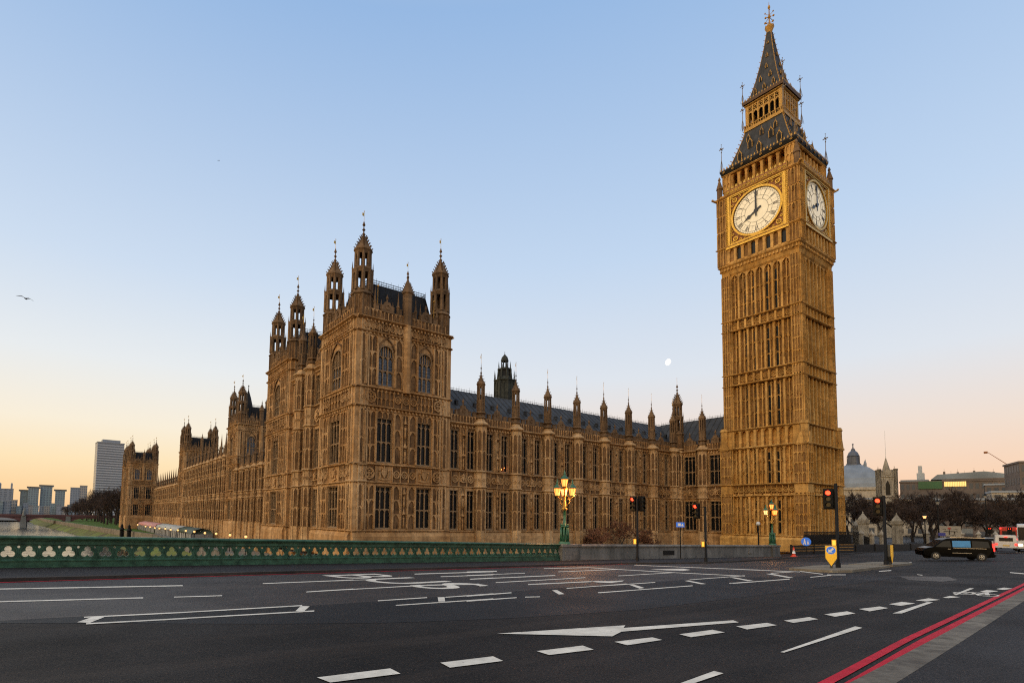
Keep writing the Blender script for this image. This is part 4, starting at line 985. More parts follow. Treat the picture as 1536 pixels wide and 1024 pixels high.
# painted lines
MARKS = [[(3.39,6.12),(4.37,5.94),(4.32,5.65),(3.41,5.83)],[(5.11,5.78),(5.98,5.61),(5.89,5.33),(5.03,5.5)],[(6.78,5.45),(7.71,5.26),(7.59,4.98),(6.72,5.17)],[(8.41,5.12),(9.31,4.93),(9.23,4.71),(8.33,4.84)],[(7.34,6.79),(10.07,5.89),(9.76,5.75),(12.55,4.84),(12.36,4.66),(9.37,5.56),(8.82,5.41)],[(10.0,4.78),(10.98,4.61),(10.89,4.35),(9.89,4.52)],[(11.78,4.49),(12.77,4.27),(12.61,4.04),(11.58,4.22)],[(13.41,4.16),(14.44,3.98),(14.25,3.76),(13.22,3.93)],[(15.23,3.9),(16.29,3.71),(16.02,3.49),(15.0,3.64)],[(17.05,3.64),(18.1,3.43),(17.88,3.22),(16.74,3.37)],[(18.91,3.39),(19.86,3.28),(19.7,2.97),(18.7,3.12)],[(20.61,3.1),(21.61,2.97),(21.4,2.69),(20.54,2.86)],[(22.17,2.73),(22.98,2.67),(22.82,2.42),(22.17,2.6)],[(25.57,2.24),(26.53,2.15),(26.24,1.85),(25.35,2.04)],[(27.28,1.98),(28.19,1.86),(27.88,1.62),(26.94,1.8)],[(9.8,3.1),(13.75,3.01),(13.66,2.87),(9.81,3.05)],[(16.73,2.94),(20.48,2.82),(20.46,2.71),(16.92,2.8)],[(23.55,2.65),(27.07,2.61),(27.03,2.5),(23.51,2.57)],[(6.68,3.24),(7.74,3.24),(7.72,3.11),(6.82,3.14)],[(0.7,18.94),(5.18,17.9),(5.1,17.6),(0.69,18.68)],[(0.6,16.02),(3.49,15.28),(3.44,15.06),(0.6,15.81)],[(4.16,15.06),(5.29,14.79),(5.22,14.61),(4.11,14.88)],[(1.85,12.66),(3.67,12.31),(3.62,12.16),(1.83,12.52)],[(1.77,11.84),(3.43,11.5),(3.39,11.36),(1.75,11.7)],[(1.65,12.03),(1.97,12.54),(2.16,12.42),(1.83,11.85)],[(3.28,12.36),(6.18,11.98),(6.11,11.83),(3.25,12.23)],[(3.08,11.58),(6.01,11.06),(5.93,10.92),(3.05,11.45)],[(5.62,11.19),(6.1,11.88),(6.23,11.7),(5.75,11.05)],[(7.56,17.46),(11.01,17.38),(10.84,17.11),(7.46,17.23)],[(7.63,14.54),(9.24,14.58),(9.11,14.36),(7.52,14.34)],[(8.22,11.77),(9.76,11.64),(9.64,11.49),(8.12,11.63)],[(8.08,10.81),(11.12,10.44),(10.98,10.3),(7.99,10.69)],[(9.99,11.46),(10.19,11.4),(9.56,10.67),(9.4,10.75)],[(10.24,11.42),(12.07,11.33),(11.9,11.17),(10.11,11.28)],[(10.11,17.27),(12.61,17.18),(12.46,16.97),(10.0,17.09)],[(8.51,14.53),(12.1,14.44),(11.93,14.24),(8.41,14.35)],[(12.13,14.47),(14.02,13.85),(13.75,13.59),(11.91,14.21)],[(15.12,18.91),(19.83,18.63),(19.38,18.21),(14.83,18.54)],[(15.11,17.17),(18.05,16.95),(17.74,16.67),(14.88,16.9)],[(15.27,15.61),(16.62,15.62),(16.37,15.38),(15.05,15.38)],[(10.95,11.31),(12.77,11.24),(12.57,11.06),(10.79,11.15)],[(10.13,10.46),(11.9,10.28),(11.74,10.14),(10.0,10.33)],[(12.19,10.22),(12.62,10.03),(12.48,9.92),(12.05,10.1)],[(14.34,10.92),(14.56,10.89),(13.75,10.02),(13.51,10.04)],[(16.63,17.19),(20.32,17.05),(20.01,16.79),(16.4,16.96)],[(15.33,15.61),(20.34,15.32),(19.93,15.01),(15.07,15.34)],[(14.99,13.96),(20.32,13.73),(19.99,13.51),(14.79,13.77)],[(15.44,12.81),(18.7,12.35),(18.34,12.12),(15.17,12.59)],[(18.71,12.4),(19.27,11.94),(20.18,11.84),(19.52,11.55),(18.59,11.47),(18.36,11.94)],[(15.39,11.13),(18.83,10.95),(18.57,10.8),(15.21,10.99)],[(15.06,9.73),(16.45,9.56),(16.23,9.44),(14.87,9.6)],[(24.78,19.44),(28.49,19.03),(27.87,18.61),(24.29,19.06)],[(28.49,19.03),(27.87,16.2),(27.34,15.89),(27.87,18.61)],[(22.79,16.97),(27.9,16.82),(27.35,16.49),(22.41,16.69)],[(22.64,13.58),(23.27,13.52),(22.92,13.32),(22.32,13.38)],[(18.46,19.08),(20.34,18.87),(19.74,18.31),(17.94,18.55)],[(17.18,11.01),(20.47,10.7),(20.18,10.55),(16.96,10.87)],[(15.12,9.69),(20.23,9.16),(19.92,9.02),(14.92,9.57)],[(18.45,10.63),(18.7,10.61),(17.77,9.66),(17.4,9.65)],[(22.66,13.56),(27.67,13.4),(27.2,13.18),(22.34,13.37)],[(28.01,16.76),(27.57,13.47),(27.11,13.24),(27.46,16.43)],[(27.57,13.47),(27.61,10.11),(27.21,9.96),(27.11,13.24)],[(34.95,19.74),(34.39,16.13),(33.79,15.85),(34.25,19.34)],[(34.46,16.16),(34.23,11.74),(33.62,11.53),(33.72,15.82)],[(29.48,15.71),(31.97,15.0),(30.93,14.1),(29.54,13.86),(29.28,14.65)],[(23.01,10.54),(27.95,10.23),(27.53,10.08),(22.71,10.4)],[(22.16,10.36),(22.42,10.31),(21.29,9.13),(21.02,9.21)],[(22.49,8.79),(24.61,8.45),(24.25,8.32),(22.18,8.67)],[(25.79,10.04),(26.02,9.95),(24.51,8.65),(24.19,8.75)],[(22.66,8.71),(27.13,8.16),(26.64,8.01),(22.29,8.57)],[(30.18,10.1),(30.53,9.94),(27.99,8.26),(27.65,8.35)],[(31.14,10.19),(33.73,9.94),(33.17,9.78),(30.64,10.02)],[(34.21,13.13),(33.75,9.66),(33.2,9.5),(33.55,12.88)],[(34.51,9.88),(32.35,8.29),(31.75,8.14),(33.81,9.68)],[(29.15,7.95),(31.78,7.81),(31.21,7.67),(28.67,7.82)],[(31.91,8.01),(32.61,7.43),(32.03,7.3),(31.34,7.87)],[(37.62,7.11),(39.08,6.85),(38.19,6.69),(36.78,6.95)],[(40.62,2.43),(39.68,1.91),(38.82,1.87),(39.7,2.38)],[(35.3,5.21),(34.88,4.96),(34.4,4.9),(34.81,5.14)],[(53.96,8.66),(54.17,8.28),(52.87,8.09),(52.65,8.45)]]
PAINT = M('worn white road paint', (.82, .75, .64), .7, 0, .45, 5, .3, col2=(.56, .51, .44))
def worn(name, c, under, sc, lo, hi):
    m, t, b = newmat(name); n1 = noise(t, pos(t), sc, 8, .75); n2 = noise(t, pos(t), 2.5, 4, .6)
    base = cr2(t, n2, tuple(x*.72 for x in c), c, .35, .65); t.links.new(mx(t, cr2(t, n1, (0,0,0), (1,1,1), lo, hi), base, under), b.inputs['Base Color']); b.inputs['Roughness'].default_value = .75; b.inputs['Specular IOR Level'].default_value = .2; return m
PAINT = worn('chipped white road paint', (.84, .77, .66), (.06, .05, .045), 9, .60, .68)
REDP = worn('worn red road paint', (.62, .016, .038), (.09, .02, .02), 12, .60, .72)
def road_poly(name, polys, mat, dz=.012):
    v = []; f = []
    for q in polys:
        # keep long shapes on the curved road by cutting every edge
        n = len(q)
        if n == 4:
            L1 = math.hypot(q[1][0]-q[0][0], q[1][1]-q[0][1]); k = max(1, int(L1/.8))
            for i in range(k+1):
                e = i/k; a = (q[0][0]+(q[1][0]-q[0][0])*e, q[0][1]+(q[1][1]-q[0][1])*e); b_ = (q[3][0]+(q[2][0]-q[3][0])*e, q[3][1]+(q[2][1]-q[3][1])*e)
                v += [W3(*a, dz), W3(*b_, dz)]
                if i: m = len(v); f.append((m-4, m-3, m-1, m-2))
        else:
            m = len(v); v += [W3(*p, dz) for p in q]
            for t3 in tessellate_polygon([[Vector((p[0], p[1], 0)) for p in q]]): f.append(tuple(m+i for i in t3))
    me = bpy.data.meshes.new(name); me.from_pydata(v, [], f); me.materials.append(mat); me.update(); return me
struct('road_markings', road_poly('road_markings', MARKS, PAINT))
R1 = [(-20, 2.78), (0, 2.42), (8.3, 2.18), (12.7, 2.13), (17.9, 1.96), (31, 1.54), (45, 1.2)]
def band(line, off, w, s0, s1, st=1.):
    o = []; s = s0
    while s < s1: e = min(s+st, s1); o.append([(s, interp(line, s)+off), (e, interp(line, e)+off), (e, interp(line, e)+off-w), (s, interp(line, s)+off-w)]); s = e
    return o
struct('red_lines', road_poly('red_lines', band(R1, 0, .125, -10, 44)+band(R1, -.205, .14, -10, 44), REDP))
struct('red_lines', road_poly('red_lines', band(KF, -.12, .11, -20, 35.5), REDP, .016))
# BUS lettering and the cycle sign, laid along the road
def text_mesh(s, size=1.0):
    c = bpy.data.curves.new('lettering', 'FONT'); c.body = s; c.size = size; o = bpy.data.objects.new('lettering', c); coll(o)
    me = bpy.data.meshes.new_from_object(o); bpy.data.objects.remove(o); return me
tm = text_mesh('BUS', 1.0)
xs_ = [v.co.x for v in tm.vertices]; ys_ = [v.co.y for v in tm.vertices]; x0, x1, y0, y1 = min(xs_), max(xs_), min(ys_), max(ys_)
for v in tm.vertices:
    fx, fy = (v.co.x-x0)/(x1-x0), (v.co.y-y0)/(y1-y0); v.co = W3(10.9+fy*2.6+fx*.4, 19.6-fx*6.6, .013)
tm.materials.clear(); tm.materials.append(PAINT); struct('lane_lettering', tm)
def arc(cs, ct_, r, w, n=14):
    return [[(cs+(r-w)*math.cos(a)*1.9, ct_+(r-w)*math.sin(a)), (cs+r*math.cos(a)*1.9, ct_+r*math.sin(a)), (cs+r*math.cos(b_)*1.9, ct_+r*math.sin(b_)), (cs+(r-w)*math.cos(b_)*1.9, ct_+(r-w)*math.sin(b_))] for a, b_ in ((2*PI*i/n, 2*PI*(i+1)/n) for i in range(n))]
def seg(a, b_, w=.05):
    d = Vector((b_[0]-a[0], b_[1]-a[1])); l = d.length; px, py = -d.y/l*w, d.x/l*w
    return [(a[0]+px, a[1]+py), (b_[0]+px, b_[1]+py), (b_[0]-px, b_[1]-py), (a[0]-px, a[1]-py)]
bike = arc(24.4, 2.5, .26, .06)+arc(24.2, 1.95, .26, .06)+[seg((24.4, 2.5), (25.0, 2.38)), seg((25.0, 2.38), (24.3, 2.22)), seg((24.3, 2.22), (24.2, 1.95)), seg((25.0, 2.38), (25.0, 2.08)), seg((25.0, 2.08), (24.3, 2.22)), seg((24.2, 1.95), (25.25, 2.06)), seg((25.25, 2.16), (25.25, 1.95))]
struct('cycle_marking', road_poly('cycle_marking', bike, PAINT, .014))
struct('repair_patch', road_poly('repair_patch', [[(30.2, 4.7), (32.9, 5.5), (34.2, 4.0), (31.7, 3.4), (30.1, 3.7)]], ASP, .008))
# central islands
def island(pts, name='traffic_island'):
    v = [W3(s, t, -.05) for s, t in pts]+[W3(s, t, .13) for s, t in pts]; n = len(pts)
    me = bpy.data.meshes.new(name); me.from_pydata(v, [], [tuple(range(n, 2*n))]+[(i, (i+1) % n, (i+1) % n+n, i+n) for i in range(n)]); me.materials.append(PAVE); me.update(); struct(name, me)
PAVE = stone('buff paving', (.20, .17, .13), (.30, .26, .20), (.09, .075, .06), bw=.6, rh=3, stain=.5)
island([(35.2, 10.6), (34.2, 9.4), (34.0, 8.3), (35.0, 7.7), (42.5, 7.5), (43.3, 8.3), (42.8, 9.9), (40, 10.7)])
island([(43.6, 9.8), (43.9, 7.6), (48.5, 7.4), (50.2, 7.9), (50.6, 8.8), (49.6, 9.8)])

# ---------------------------------------------------------------- bridge parapet
def slope(me, k):
    for v in me.vertices: v.co.z += k*v.co.x
    return me
BPS = -.0269; PS0 = -11.0
x_, y_ = xy(PS0, 25.35)
BP = thing('bridge_parapet', 'green cast iron bridge parapet pierced with a row of trefoils', 'parapet', (x_, y_, -.905+BPS*PS0-1.16), PH)
Lp = 34.0-PS0; nsec = 12; sl = Lp/nsec
b = MB(); b.n = (0, 1)
b.polyd([(-.24, 1.04), (-.26, 1.10), (-.2, 1.16), (.2, 1.16), (.26, 1.10), (.24, 1.04)], 0, Lp); b.box(0, Lp, -.10, .10, .84, 1.04); b.box(0, Lp, -.15, .15, .98, 1.04)
obj('handrail', slope(b.mesh('handrail', GREEN), BPS), BP)
b = MB(); b.n = (0, 1); b.box(0, Lp, -.13, .13, -.3, .22); b.box(0, Lp, -.2, .2, -.3, .06); b.polyd([(-.17, .22), (-.17, .26), (-.1, .3), (.1, .3), (.17, .26), (.17, .22)], 0, Lp)
obj('plinth', slope(b.mesh('plinth', GREEN), BPS), BP)
def trefoil(cx, cz, s=1.):
    pts = []; c, r = .122*s, .108*s
    for i in range(42):
        th = 2*PI*i/42+PI/2; best = .035*s
        for k in range(3):
            d = th-(PI/2+2*PI*k/3); q = r*r-(c*math.sin(d))**2
            if q > 0 and math.cos(d) > 0: best = max(best, c*math.cos(d)+math.sqrt(q))
        pts.append((cx+best*math.cos(th), cz+best*math.sin(th)))
    return pts
def panelmesh(L_, cells):
    c = bpy.data.curves.new('panel', 'CURVE'); c.dimensions = '2D'; c.fill_mode = 'BOTH'; c.extrude = .03
    def spl(pts):
        s = c.splines.new('POLY'); s.points.add(len(pts)-1)
        for p, q in zip(s.points, pts): p.co = (q[0], q[1], 0, 1)
        s.use_cyclic_u = True
    spl([(0, .28), (L_, .28), (L_, .86), (0, .86)]); cw = L_/cells
    for i in range(cells):
        spl(trefoil((i+.5)*cw, .545))
        if i < cells-1 or True: x = (i+1)*cw; spl([(x+(.045 if i < cells-1 else -.0)*math.cos(a)-(0 if i < cells-1 else .07)+(.0 if i < cells-1 else .03*math.cos(a)), .745+.045*math.sin(a)) for a in (2*PI*j/10 for j in range(10))])
    o = bpy.data.objects.new('panel', c); coll(o); me = bpy.data.meshes.new_from_object(o); bpy.data.objects.remove(o)
    v = [(p.co.x, p.co.z, p.co.y) for p in me.vertices]; f = [tuple(p.vertices) for p in me.polygons]
    r = MB(); r.v = v; r.f = f; r.mi = [0]*len(f)
    for i in range(cells):                                       # raised rings round each trefoil
        x = (i+.5)*cw; r.ring(x, .55, .285, .045, -.055, .055, 20)
        r.poly([(x+cw/2-.03, .28), (x+cw/2+.03, .28), (x+cw/2, .45)], -.05, .05)
    return r
pm = slope(panelmesh(sl, 6).mesh('panel', GREEN), BPS)
for i in range(nsec): obj('panel', pm, BP, (i*sl, 0, BPS*i*sl))

# ---------------------------------------------------------------- stone wall and pedestals at the bridge end
x_, y_ = xy(34.05, 25.4); WA = Vector((x_, y_, 0)); x2, y2 = xy(76.5, 24.3); WB = Vector((x2, y2, 0)); wd = WB-WA; wl = wd.length; wa = math.atan2(wd.y, wd.x)
SW = thing('stone_parapet_wall', 'long grey granite parapet wall with coping, from the green parapet to the second lamp', 'wall', (x_, y_, -1.85), wa)
k = (-2.73+1.88)/wl
b = MB(); b.n = (0, 1); b.box(2.2, wl-2.4, -.22, .22, -1.6, -.22)
obj('wall_body', slope(b.mesh('wall_body', GRANITE), k), SW)
b = MB(); b.n = (0, 1); b.polyd([(-.34, -.22), (-.34, -.10), (-.26, -.02), (.26, -.02), (.34, -.10), (.34, -.22)], 2.2, wl-2.4); b.box(2.2, wl-2.4, -.27, .27, -1.6, -1.12)
obj('coping', slope(b.mesh('coping', GRANITE), k), SW)
for a in (0, wl-2.4):
    b = MB(); b.n = (0, 1); b.box(a, a+2.2, -.42, .42, -1.6, -.2); b.box(a-.06, a+2.26, -.5, .5, -.2, -.0); b.box(a+.3, a+1.9, -.46, -.42, -1.15, -.35); b.box(a-.05, a+2.25, -.5, .5, -1.7, -1.2)
    obj('pedestal', slope(b.mesh('pedestal', GRANITE), k), SW)
b = MB(); b.n = (0, 1); b.box(14.9, 16.9, -.26, -.22, -.95, -.55); obj('name_plate', slope(b.mesh('name_plate', BLACK), k), SW)
b = MB(); b.n = (0, 1); b.poly([(33.4, -.95), (34.5, -.95), (34.3, -.6), (34.15, -.35), (33.75, -.35), (33.6, -.6)], -.32, -.22); obj('carved_block', slope(b.mesh('carved_block', GRANITE), k), SW)

# ---------------------------------------------------------------- river, banks, terrace
m, t, bs = newmat('river water'); bs.inputs['Base Color'].default_value = (.10, .085, .06, 1); bs.inputs['Roughness'].default_value = .13; bs.inputs['IOR'].default_value = 1.33
nz = noise(t, pos(t, (1, .45, 1)), .35, 5, .55); bump(t, bs, nz, .28, .8)
sheet('river', [(-900, -400), (27.9, -400), (27.9, 25), (27.9, 420), (40, 620), (40, 2600), (-900, 2600)], -13, m)
ALG = M('green algae on the foreshore', (.13, .16, .035), .85, 0, .7, .12, .5, col2=(.09, .07, .045), spec=.1)
BK = [(27.9, 110), (27.9, 222), (21, 269), (5, 429), (-12, 600), (-30, 900)]
WE = [(24, 110), (19, 200), (13.5, 278), (0, 430), (-19, 600), (-40, 900)]
v = [(x, y, -10.2) for x, y in BK]+[(x, y, -13.1) for x, y in WE]; n_ = len(BK)
me = bpy.data.meshes.new('foreshore'); me.from_pydata(v, [], [(i, i+1, n_+i+1, n_+i) for i in range(n_-1)]); me.materials.append(ALG); me.update(); struct('foreshore', me)
b = MB(); b.n = (0, 1); b.box(28, 28.9, 69, 222, -14, -8.0); b.box(27.9, 29.0, 69, 222, -8.0, -7.75)
for i in range(18): b.box(27.75, 28, 72+i*8, 73+i*8, -14, -8)
TW = obj('river_wall', b.mesh('river_wall', GRANITE)); setp(TW, 'stone embankment wall along the palace terrace, standing in the river', 'wall')
sheet('terrace', [(28.9, 93), (39, 93), (39, 304), (28.9, 304)], -8.6, PAVE)
b = MB(); b.n = (0, 1)
for (x0, y0), (x1, y1) in zip(BK[1:], BK[2:]): b.add([(x0, y0, -11), (x1, y1, -11), (x1, y1, -7.9), (x0, y0, -7.9), (x0+1.2, y0, -11), (x1+1.2, y1, -11), (x1+1.2, y1, -7.9), (x0+1.2, y0, -7.9)], [(0,1,2,3), (3,2,6,7), (4,5,6,7)])
o = obj('garden_wall', b.mesh('garden_wall', PAVE)); setp(o, 'pale low river wall curving away in front of the dark garden trees', 'wall')
LAWN = M('lawn', (.075, .13, .02), .9, 0, .4, .3, spec=.1)
sheet('garden_lawn', [(x+1, y) for x, y in BK[1:]]+[(300, 900), (300, 318), (39.5, 318), (39.5, 305), (29, 223)], -8.3, LAWN)
# ---------------------------------------------------------------- street furniture
LGLASS = M('lit lamp glass', (1, .6, .25), .3, 0, 0, emit=(1, .16, .022), es=3.4)
LGLASS2 = M('dim lit lamp glass', (1, .75, .45), .3, 0, 0, emit=(1, .42, .14), es=1.7)
def at(s, t, dz=0.12): return W3(s, t, dz)
def ornate_lamp(loc, label, group):
    T = thing('street_lamp', label, 'street lamp', loc, .6, group)
    b = MB(); b.n = (0, 1)
    b.lathe(0, 0, [(.42, 0), (.42, .12), (.34, .2)], 8); b.lathe(0, 0, [(.17, .2), (.15, 1.1), (.3, 1.16), (.3, 1.22), (.14, 1.3)], 8)
    for i in range(8):
        e = PI/4*i; x, y = .27*math.cos(e), .27*math.sin(e); b.tube((x, y, .18), (x, y, 1.12), .065, .05, 6); b.ball(x, y, 1.3, .06)
    b.lathe(0, 0, [(.11, 1.25), (.095, 1.9), (.08, 2.35)], 8)
    obj('column', b.mesh('column', GREENL, True), T)
    b = MB(); b.n = (0, 1); b.lathe(0, 0, [(.09, 2.3), (.2, 2.36), (.2, 2.44), (.1, 2.52), (.13, 2.7), (.07, 3.0), (.06, 3.75), (.2, 3.8), (.22, 3.84)], 8)
    for i in range(3):
        e = 2*PI*i/3+.2; P = [(.05, 2.5), (.22, 2.62), (.38, 2.85), (.40, 3.05), (.52, 3.14), (.60, 3.2)]
        for (r0, z0), (r1, z1) in zip(P, P[1:]): b.tube((r0*math.cos(e), r0*math.sin(e), z0), (r1*math.cos(e), r1*math.sin(e), z1), .04, .035, 5)
        b.ring(0, 0, 0.001, 0.001, 0, 0, 3); b.ball(.3*math.cos(e), .3*math.sin(e), 3.05, .07)
        b.tube((.08*math.cos(e), .08*math.sin(e), 3.3), (.5*math.cos(e), .5*math.sin(e), 3.12), .025, .025, 4)
    obj('bracket', b.mesh('bracket', GOLDM, True), T)
    for i in range(4):
        if i < 3: e = 2*PI*i/3+.2; x, y, z = .60*math.cos(e), .60*math.sin(e), 3.2
        else: x, y, z = 0, 0, 3.84
        k = MB(); k.m = 0; k.lathe(0, 0, [(.05, 0), (.17, .05), (.17, .09)], 6); k.m = 1; k.lathe(0, 0, [(.15, .09), (.245, .56)], 6)
        k.m = 0
        for q in range(6): a = PI/6+PI/3*q; k.tube((.155*math.cos(a), .155*math.sin(a), .08), (.255*math.cos(a), .255*math.sin(a), .58), .014, .014, 4)
        k.m = 2; k.lathe(0, 0, [(.29, .56), (.30, .62), (.2, .74), (.1, .84), (.07, .92), (.09, .95), (.02, 1.2)], 6)
        obj('lantern', k.mesh('lantern', [GOLDM, LGLASS if i != 0 else LGLASS2, GREENL]), T, (x, y, z))
    ld = bpy.data.lights.new('lamp_light', 'POINT'); ld.energy = 520; ld.color = (1, .42, .12); ld.shadow_soft_size = .25
    lo = bpy.data.objects.new('lamp_light', ld); coll(lo); lo.parent = T; lo.location = (.3, -1.1, 3.2)
    return T
p = xy(34.8, 25.35); lz = -1.885
L1_ = ornate_lamp((p[0], p[1], lz), 'ornate green and gold triple lamp on the pedestal where the green parapet ends', 'ornate bridge lamps')
L1_.scale = (1.05, 1.05, 1.12); p = (WA+(WB-WA)*((wl-1.3)/wl)); L2_ = dup(L1_, (p.x, p.y, -2.70), 1.9, 'ornate green and gold triple lamp in front of the clock tower base')
RED = M('lit red signal', (1, .1, .05), .3, 0, 0, emit=(1, .035, .012), es=6)
AMB = M('lit amber box', (1, .5, .08), .4, 0, 0, emit=(1, .42, .04), es=1.1)
DARKL = M('unlit signal lens', (.01, .012, .01), .2, 0, 0)
def traffic_light(loc, rz, label, h=3.55, heads=((.0, .0),), pole_top=None, box=True, arm=.0, boxz=1.15):
    T = thing('traffic_light', label, 'traffic light', loc, rz, 'traffic lights at the crossing')
    b = MB(); b.n = (0, 1); b.lathe(0, 0, [(.085, -.1), (.085, pole_top or h), (.06, (pole_top or h)+.05)], 10); b.lathe(0, 0, [(.13, -.1), (.13, .25), (.09, .3)], 10)
    obj('pole', b.mesh('pole', BLACK, True), T)
    for hx, rot in heads:
        k = MB(); k.n = (0, 1)
        zt = h; k.m = 0; k.box(-.19, .19, .02, .24, zt-1.05, zt); k.box(-.27, .27, .235, .255, zt-1.12, zt+.07)
        for i in range(3):
            z = zt-.18-i*.335; k.m = 1 if (i == 0 and rot < .3) else 2
            k.add([(.13*math.cos(a), .0, z+.13*math.sin(a)) for a in (2*PI*j/14 for j in range(14))], [tuple(range(14))])
            k.m = 0
            pts = [(.135*math.cos(a), z+.135*math.sin(a)) for a in (PI*(-.15)+PI*1.3*j/9 for j in range(10))]
            for (xa, za), (xb, zb) in zip(pts, pts[1:]): k.add([(xa, .02, za), (xb, .02, zb), (xb, -.22, zb-.02), (xa, -.22, za-.02)], [(0,1,2,3)])
        obj('signal_head', k.mesh('signal_head', [BLACK, RED, DARKL]), T, (hx, 0, 0), rot)
        for zz in (h-.25, h-.85): b = MB(); b.n = (0, 1); b.tube((0, 0, zz), (hx, .12, zz), .025, .025, 4); obj('bracket', b.mesh('bracket', BLACK), T)
    if box:
        b = MB(); b.n = (0, 1); b.m = 0; b.box(-.11, .11, -.2, -.08, boxz, boxz+.42); b.m = 1; b.box(-.075, .075, -.215, -.2, boxz+.04, boxz+.38)
        obj('push_button_box', b.mesh('push_button_box', [M('yellow plastic', (.6, .32, .03), .5, 0, .1), AMB]), T, (-.16, 0, 0))
    return T
def facing(x, y): return math.atan2(-x, y)          # rotation whose local -y looks at the viewer's side
traffic_light(at(39.6, 22.1), facing(40, 28)-.1, 'traffic light showing red in front of the grey wall, left of the small blue sign', 4.95, ((-.34, -.25), (.42, .5)), 4.8, boxz=1.3)
traffic_light(at(42.9, 18.4), facing(45, 25)-.1, 'traffic light showing red on a bracket, right of the small blue sign', 4.35, ((-.68, -.25),), 4.1, arm=.5, boxz=1.1)
traffic_light(at(37.6, 8.9), facing(39, 14), 'tall traffic light showing red on the island beside the keep left bollard', 4.4, ((-.36, -.1),), 4.7, boxz=1.15)
traffic_light(at(44.3, 8.0), facing(46, 14), 'traffic light showing red at the far end of the traffic island', 4.2, ((-.30, -.1),), 4.3, False)
# small blue street sign on a post
q = at(51.3, 24.3); T = thing('road_sign', 'small blue rectangular sign on a thin black post before the wall', 'sign', q, facing(50, 31))
b = MB(); b.n = (0, 1); b.lathe(0, 0, [(.045, 0), (.045, 3.2)], 8); obj('pole', b.mesh('pole', BLACK), T)
BLUE = M('blue sign face', (.02, .14, .60), .4, 0, .05, emit=(.02, .16, .7), es=.35); WHITE = M('white sign legend', (.75, .75, .75), .5, 0, .05)
b = MB(); b.n = (0, 1); b.m = 0; b.box(-.36, .36, -.06, -.03, 2.95, 3.4); b.m = 1; b.box(-.2, .05, -.068, -.06, 3.05, 3.3); b.poly([(.08, 3.05), (.3, 3.05), (.19, 3.3)], -.068, -.06); obj('sign_plate', b.mesh('sign_plate', [BLUE, WHITE]), T)
def bollard(loc, rz, label, face=True):
    T = thing('traffic_bollard', label, 'bollard', loc, rz, 'yellow keep left bollards')
    b = MB(); b.n = (0, 1); b.m = 0
    b.poly([(-.25, 1.22), (-.25, .55), (0, .12), (.25, .55), (.25, 1.22)], -.12, .12); b.m = 1; b.poly([(-.28, 1.25), (-.28, .52), (0, .04), (.28, .52), (.28, 1.25)], -.09, .09)
    b.box(-.06, .06, -.05, .05, -.1, .3)
    obj('bollard_body', b.mesh('bollard_body', [M('yellow bollard shell', (.75, .42, .03), .4, 0, .05, emit=(1, .5, .03), es=.25), M('grey bollard edge', (.05, .05, .05), .5, 0, 0)]), T)
    if face:
        b = MB(); b.n = (0, 1); pts = lambda r: [(r*math.cos(2*PI*i/24), .98+r*math.sin(2*PI*i/24)) for i in range(24)]
        b.m = 1; b.poly(pts(.215), -.127, -.119); b.m = 0; b.poly(pts(.2), -.132, -.126)
        b.m = 1; c, s = math.cos(R(225)), math.sin(R(225))
        def rp(u, v): return (u*c-v*s, .98+u*s+v*c)
        b.poly([rp(.17, 0), rp(.03, .13), rp(.03, .05), rp(-.15, .05), rp(-.15, -.05), rp(.03, -.05), rp(.03, -.13)], -.137, -.131)
        obj('arrow_disc', b.mesh('arrow_disc', [BLUE, WHITE]), T)
    return T
bollard(at(36.5, 8.95, .13), facing(38, 14), 'yellow pointed bollard with blue arrow disc at the front of the traffic island')
bollard(at(44.6, 7.85, .13), facing(46, 14)+1.35, 'yellow bollard seen edge on at the rear of the traffic island', False)
# hoarding, cone, railings near the tower
DK = M('dark hoarding boards', (.012, .010, .009), .6, 0, .4, 2); YEL = M('ochre barrier rail', (.42, .21, .04), .5, 0, .3, 3)
A_, B_ = Vector((79.5, 33.4, 0)), Vector((118, 27.4, 0)); d_ = B_-A_; hl = d_.length
T = thing('barrier', 'long low dark barrier with ochre rails across the junction', 'barrier', (A_.x, A_.y, -4.1), math.atan2(d_.y, d_.x))
b = MB(); b.n = (0, 1); b.box(0, hl, -.05, .05, 0, 1.25); obj('boards', b.mesh('boards', DK), T)
for z in (.45, .85, 1.2): b = MB(); b.n = (0, 1); b.box(0, 14, -.09, -.05, z, z+.09); obj('rail', b.mesh('rail', YEL), T)
for i in range(9): b = MB(); b.n = (0, 1); b.box(i*hl/8-.05, i*hl/8+.05, -.15, .1, 0, 1.32); obj('post', b.mesh('post', DK), T)
b = MB(); b.n = (0, 1); b.m = 1; b.box(-.2, .2, -.2, .2, 0, .05); b.lathe(0, 0, [(.15, .05), (.115, .25)], 12); b.m = 0; b.lathe(0, 0, [(.115, .25), (.075, .52)], 12); b.m = 1; b.lathe(0, 0, [(.075, .52), (.03, .8)], 12)
o = obj('traffic_cone', b.mesh('traffic_cone', [M('white reflective band', (.8, .8, .8), .4, 0, 0), M('orange red cone plastic', (.75, .06, .02), .45, 0, .1)], True), None, at(74.5, 21.9, .12), label='red and white traffic cone at the end of the grey wall', cat='cone'); o.scale = (1.5, 1.5, 1.5)
q = at(84.5, 23.4); T = thing('road_sign', 'round blue sign with white figures in front of the clock tower railing', 'sign', q, facing(90, 36))
b = MB(); b.n = (0, 1); b.lathe(0, 0, [(.04, 0), (.04, 1.3)], 6); obj('pole', b.mesh('pole', BLACK), T)
b = MB(); b.n = (0, 1); b.m = 0; b.poly([(.55*math.cos(2*PI*i/24), 1.7+.55*math.sin(2*PI*i/24)) for i in range(24)], -.08, -.04); b.m = 1
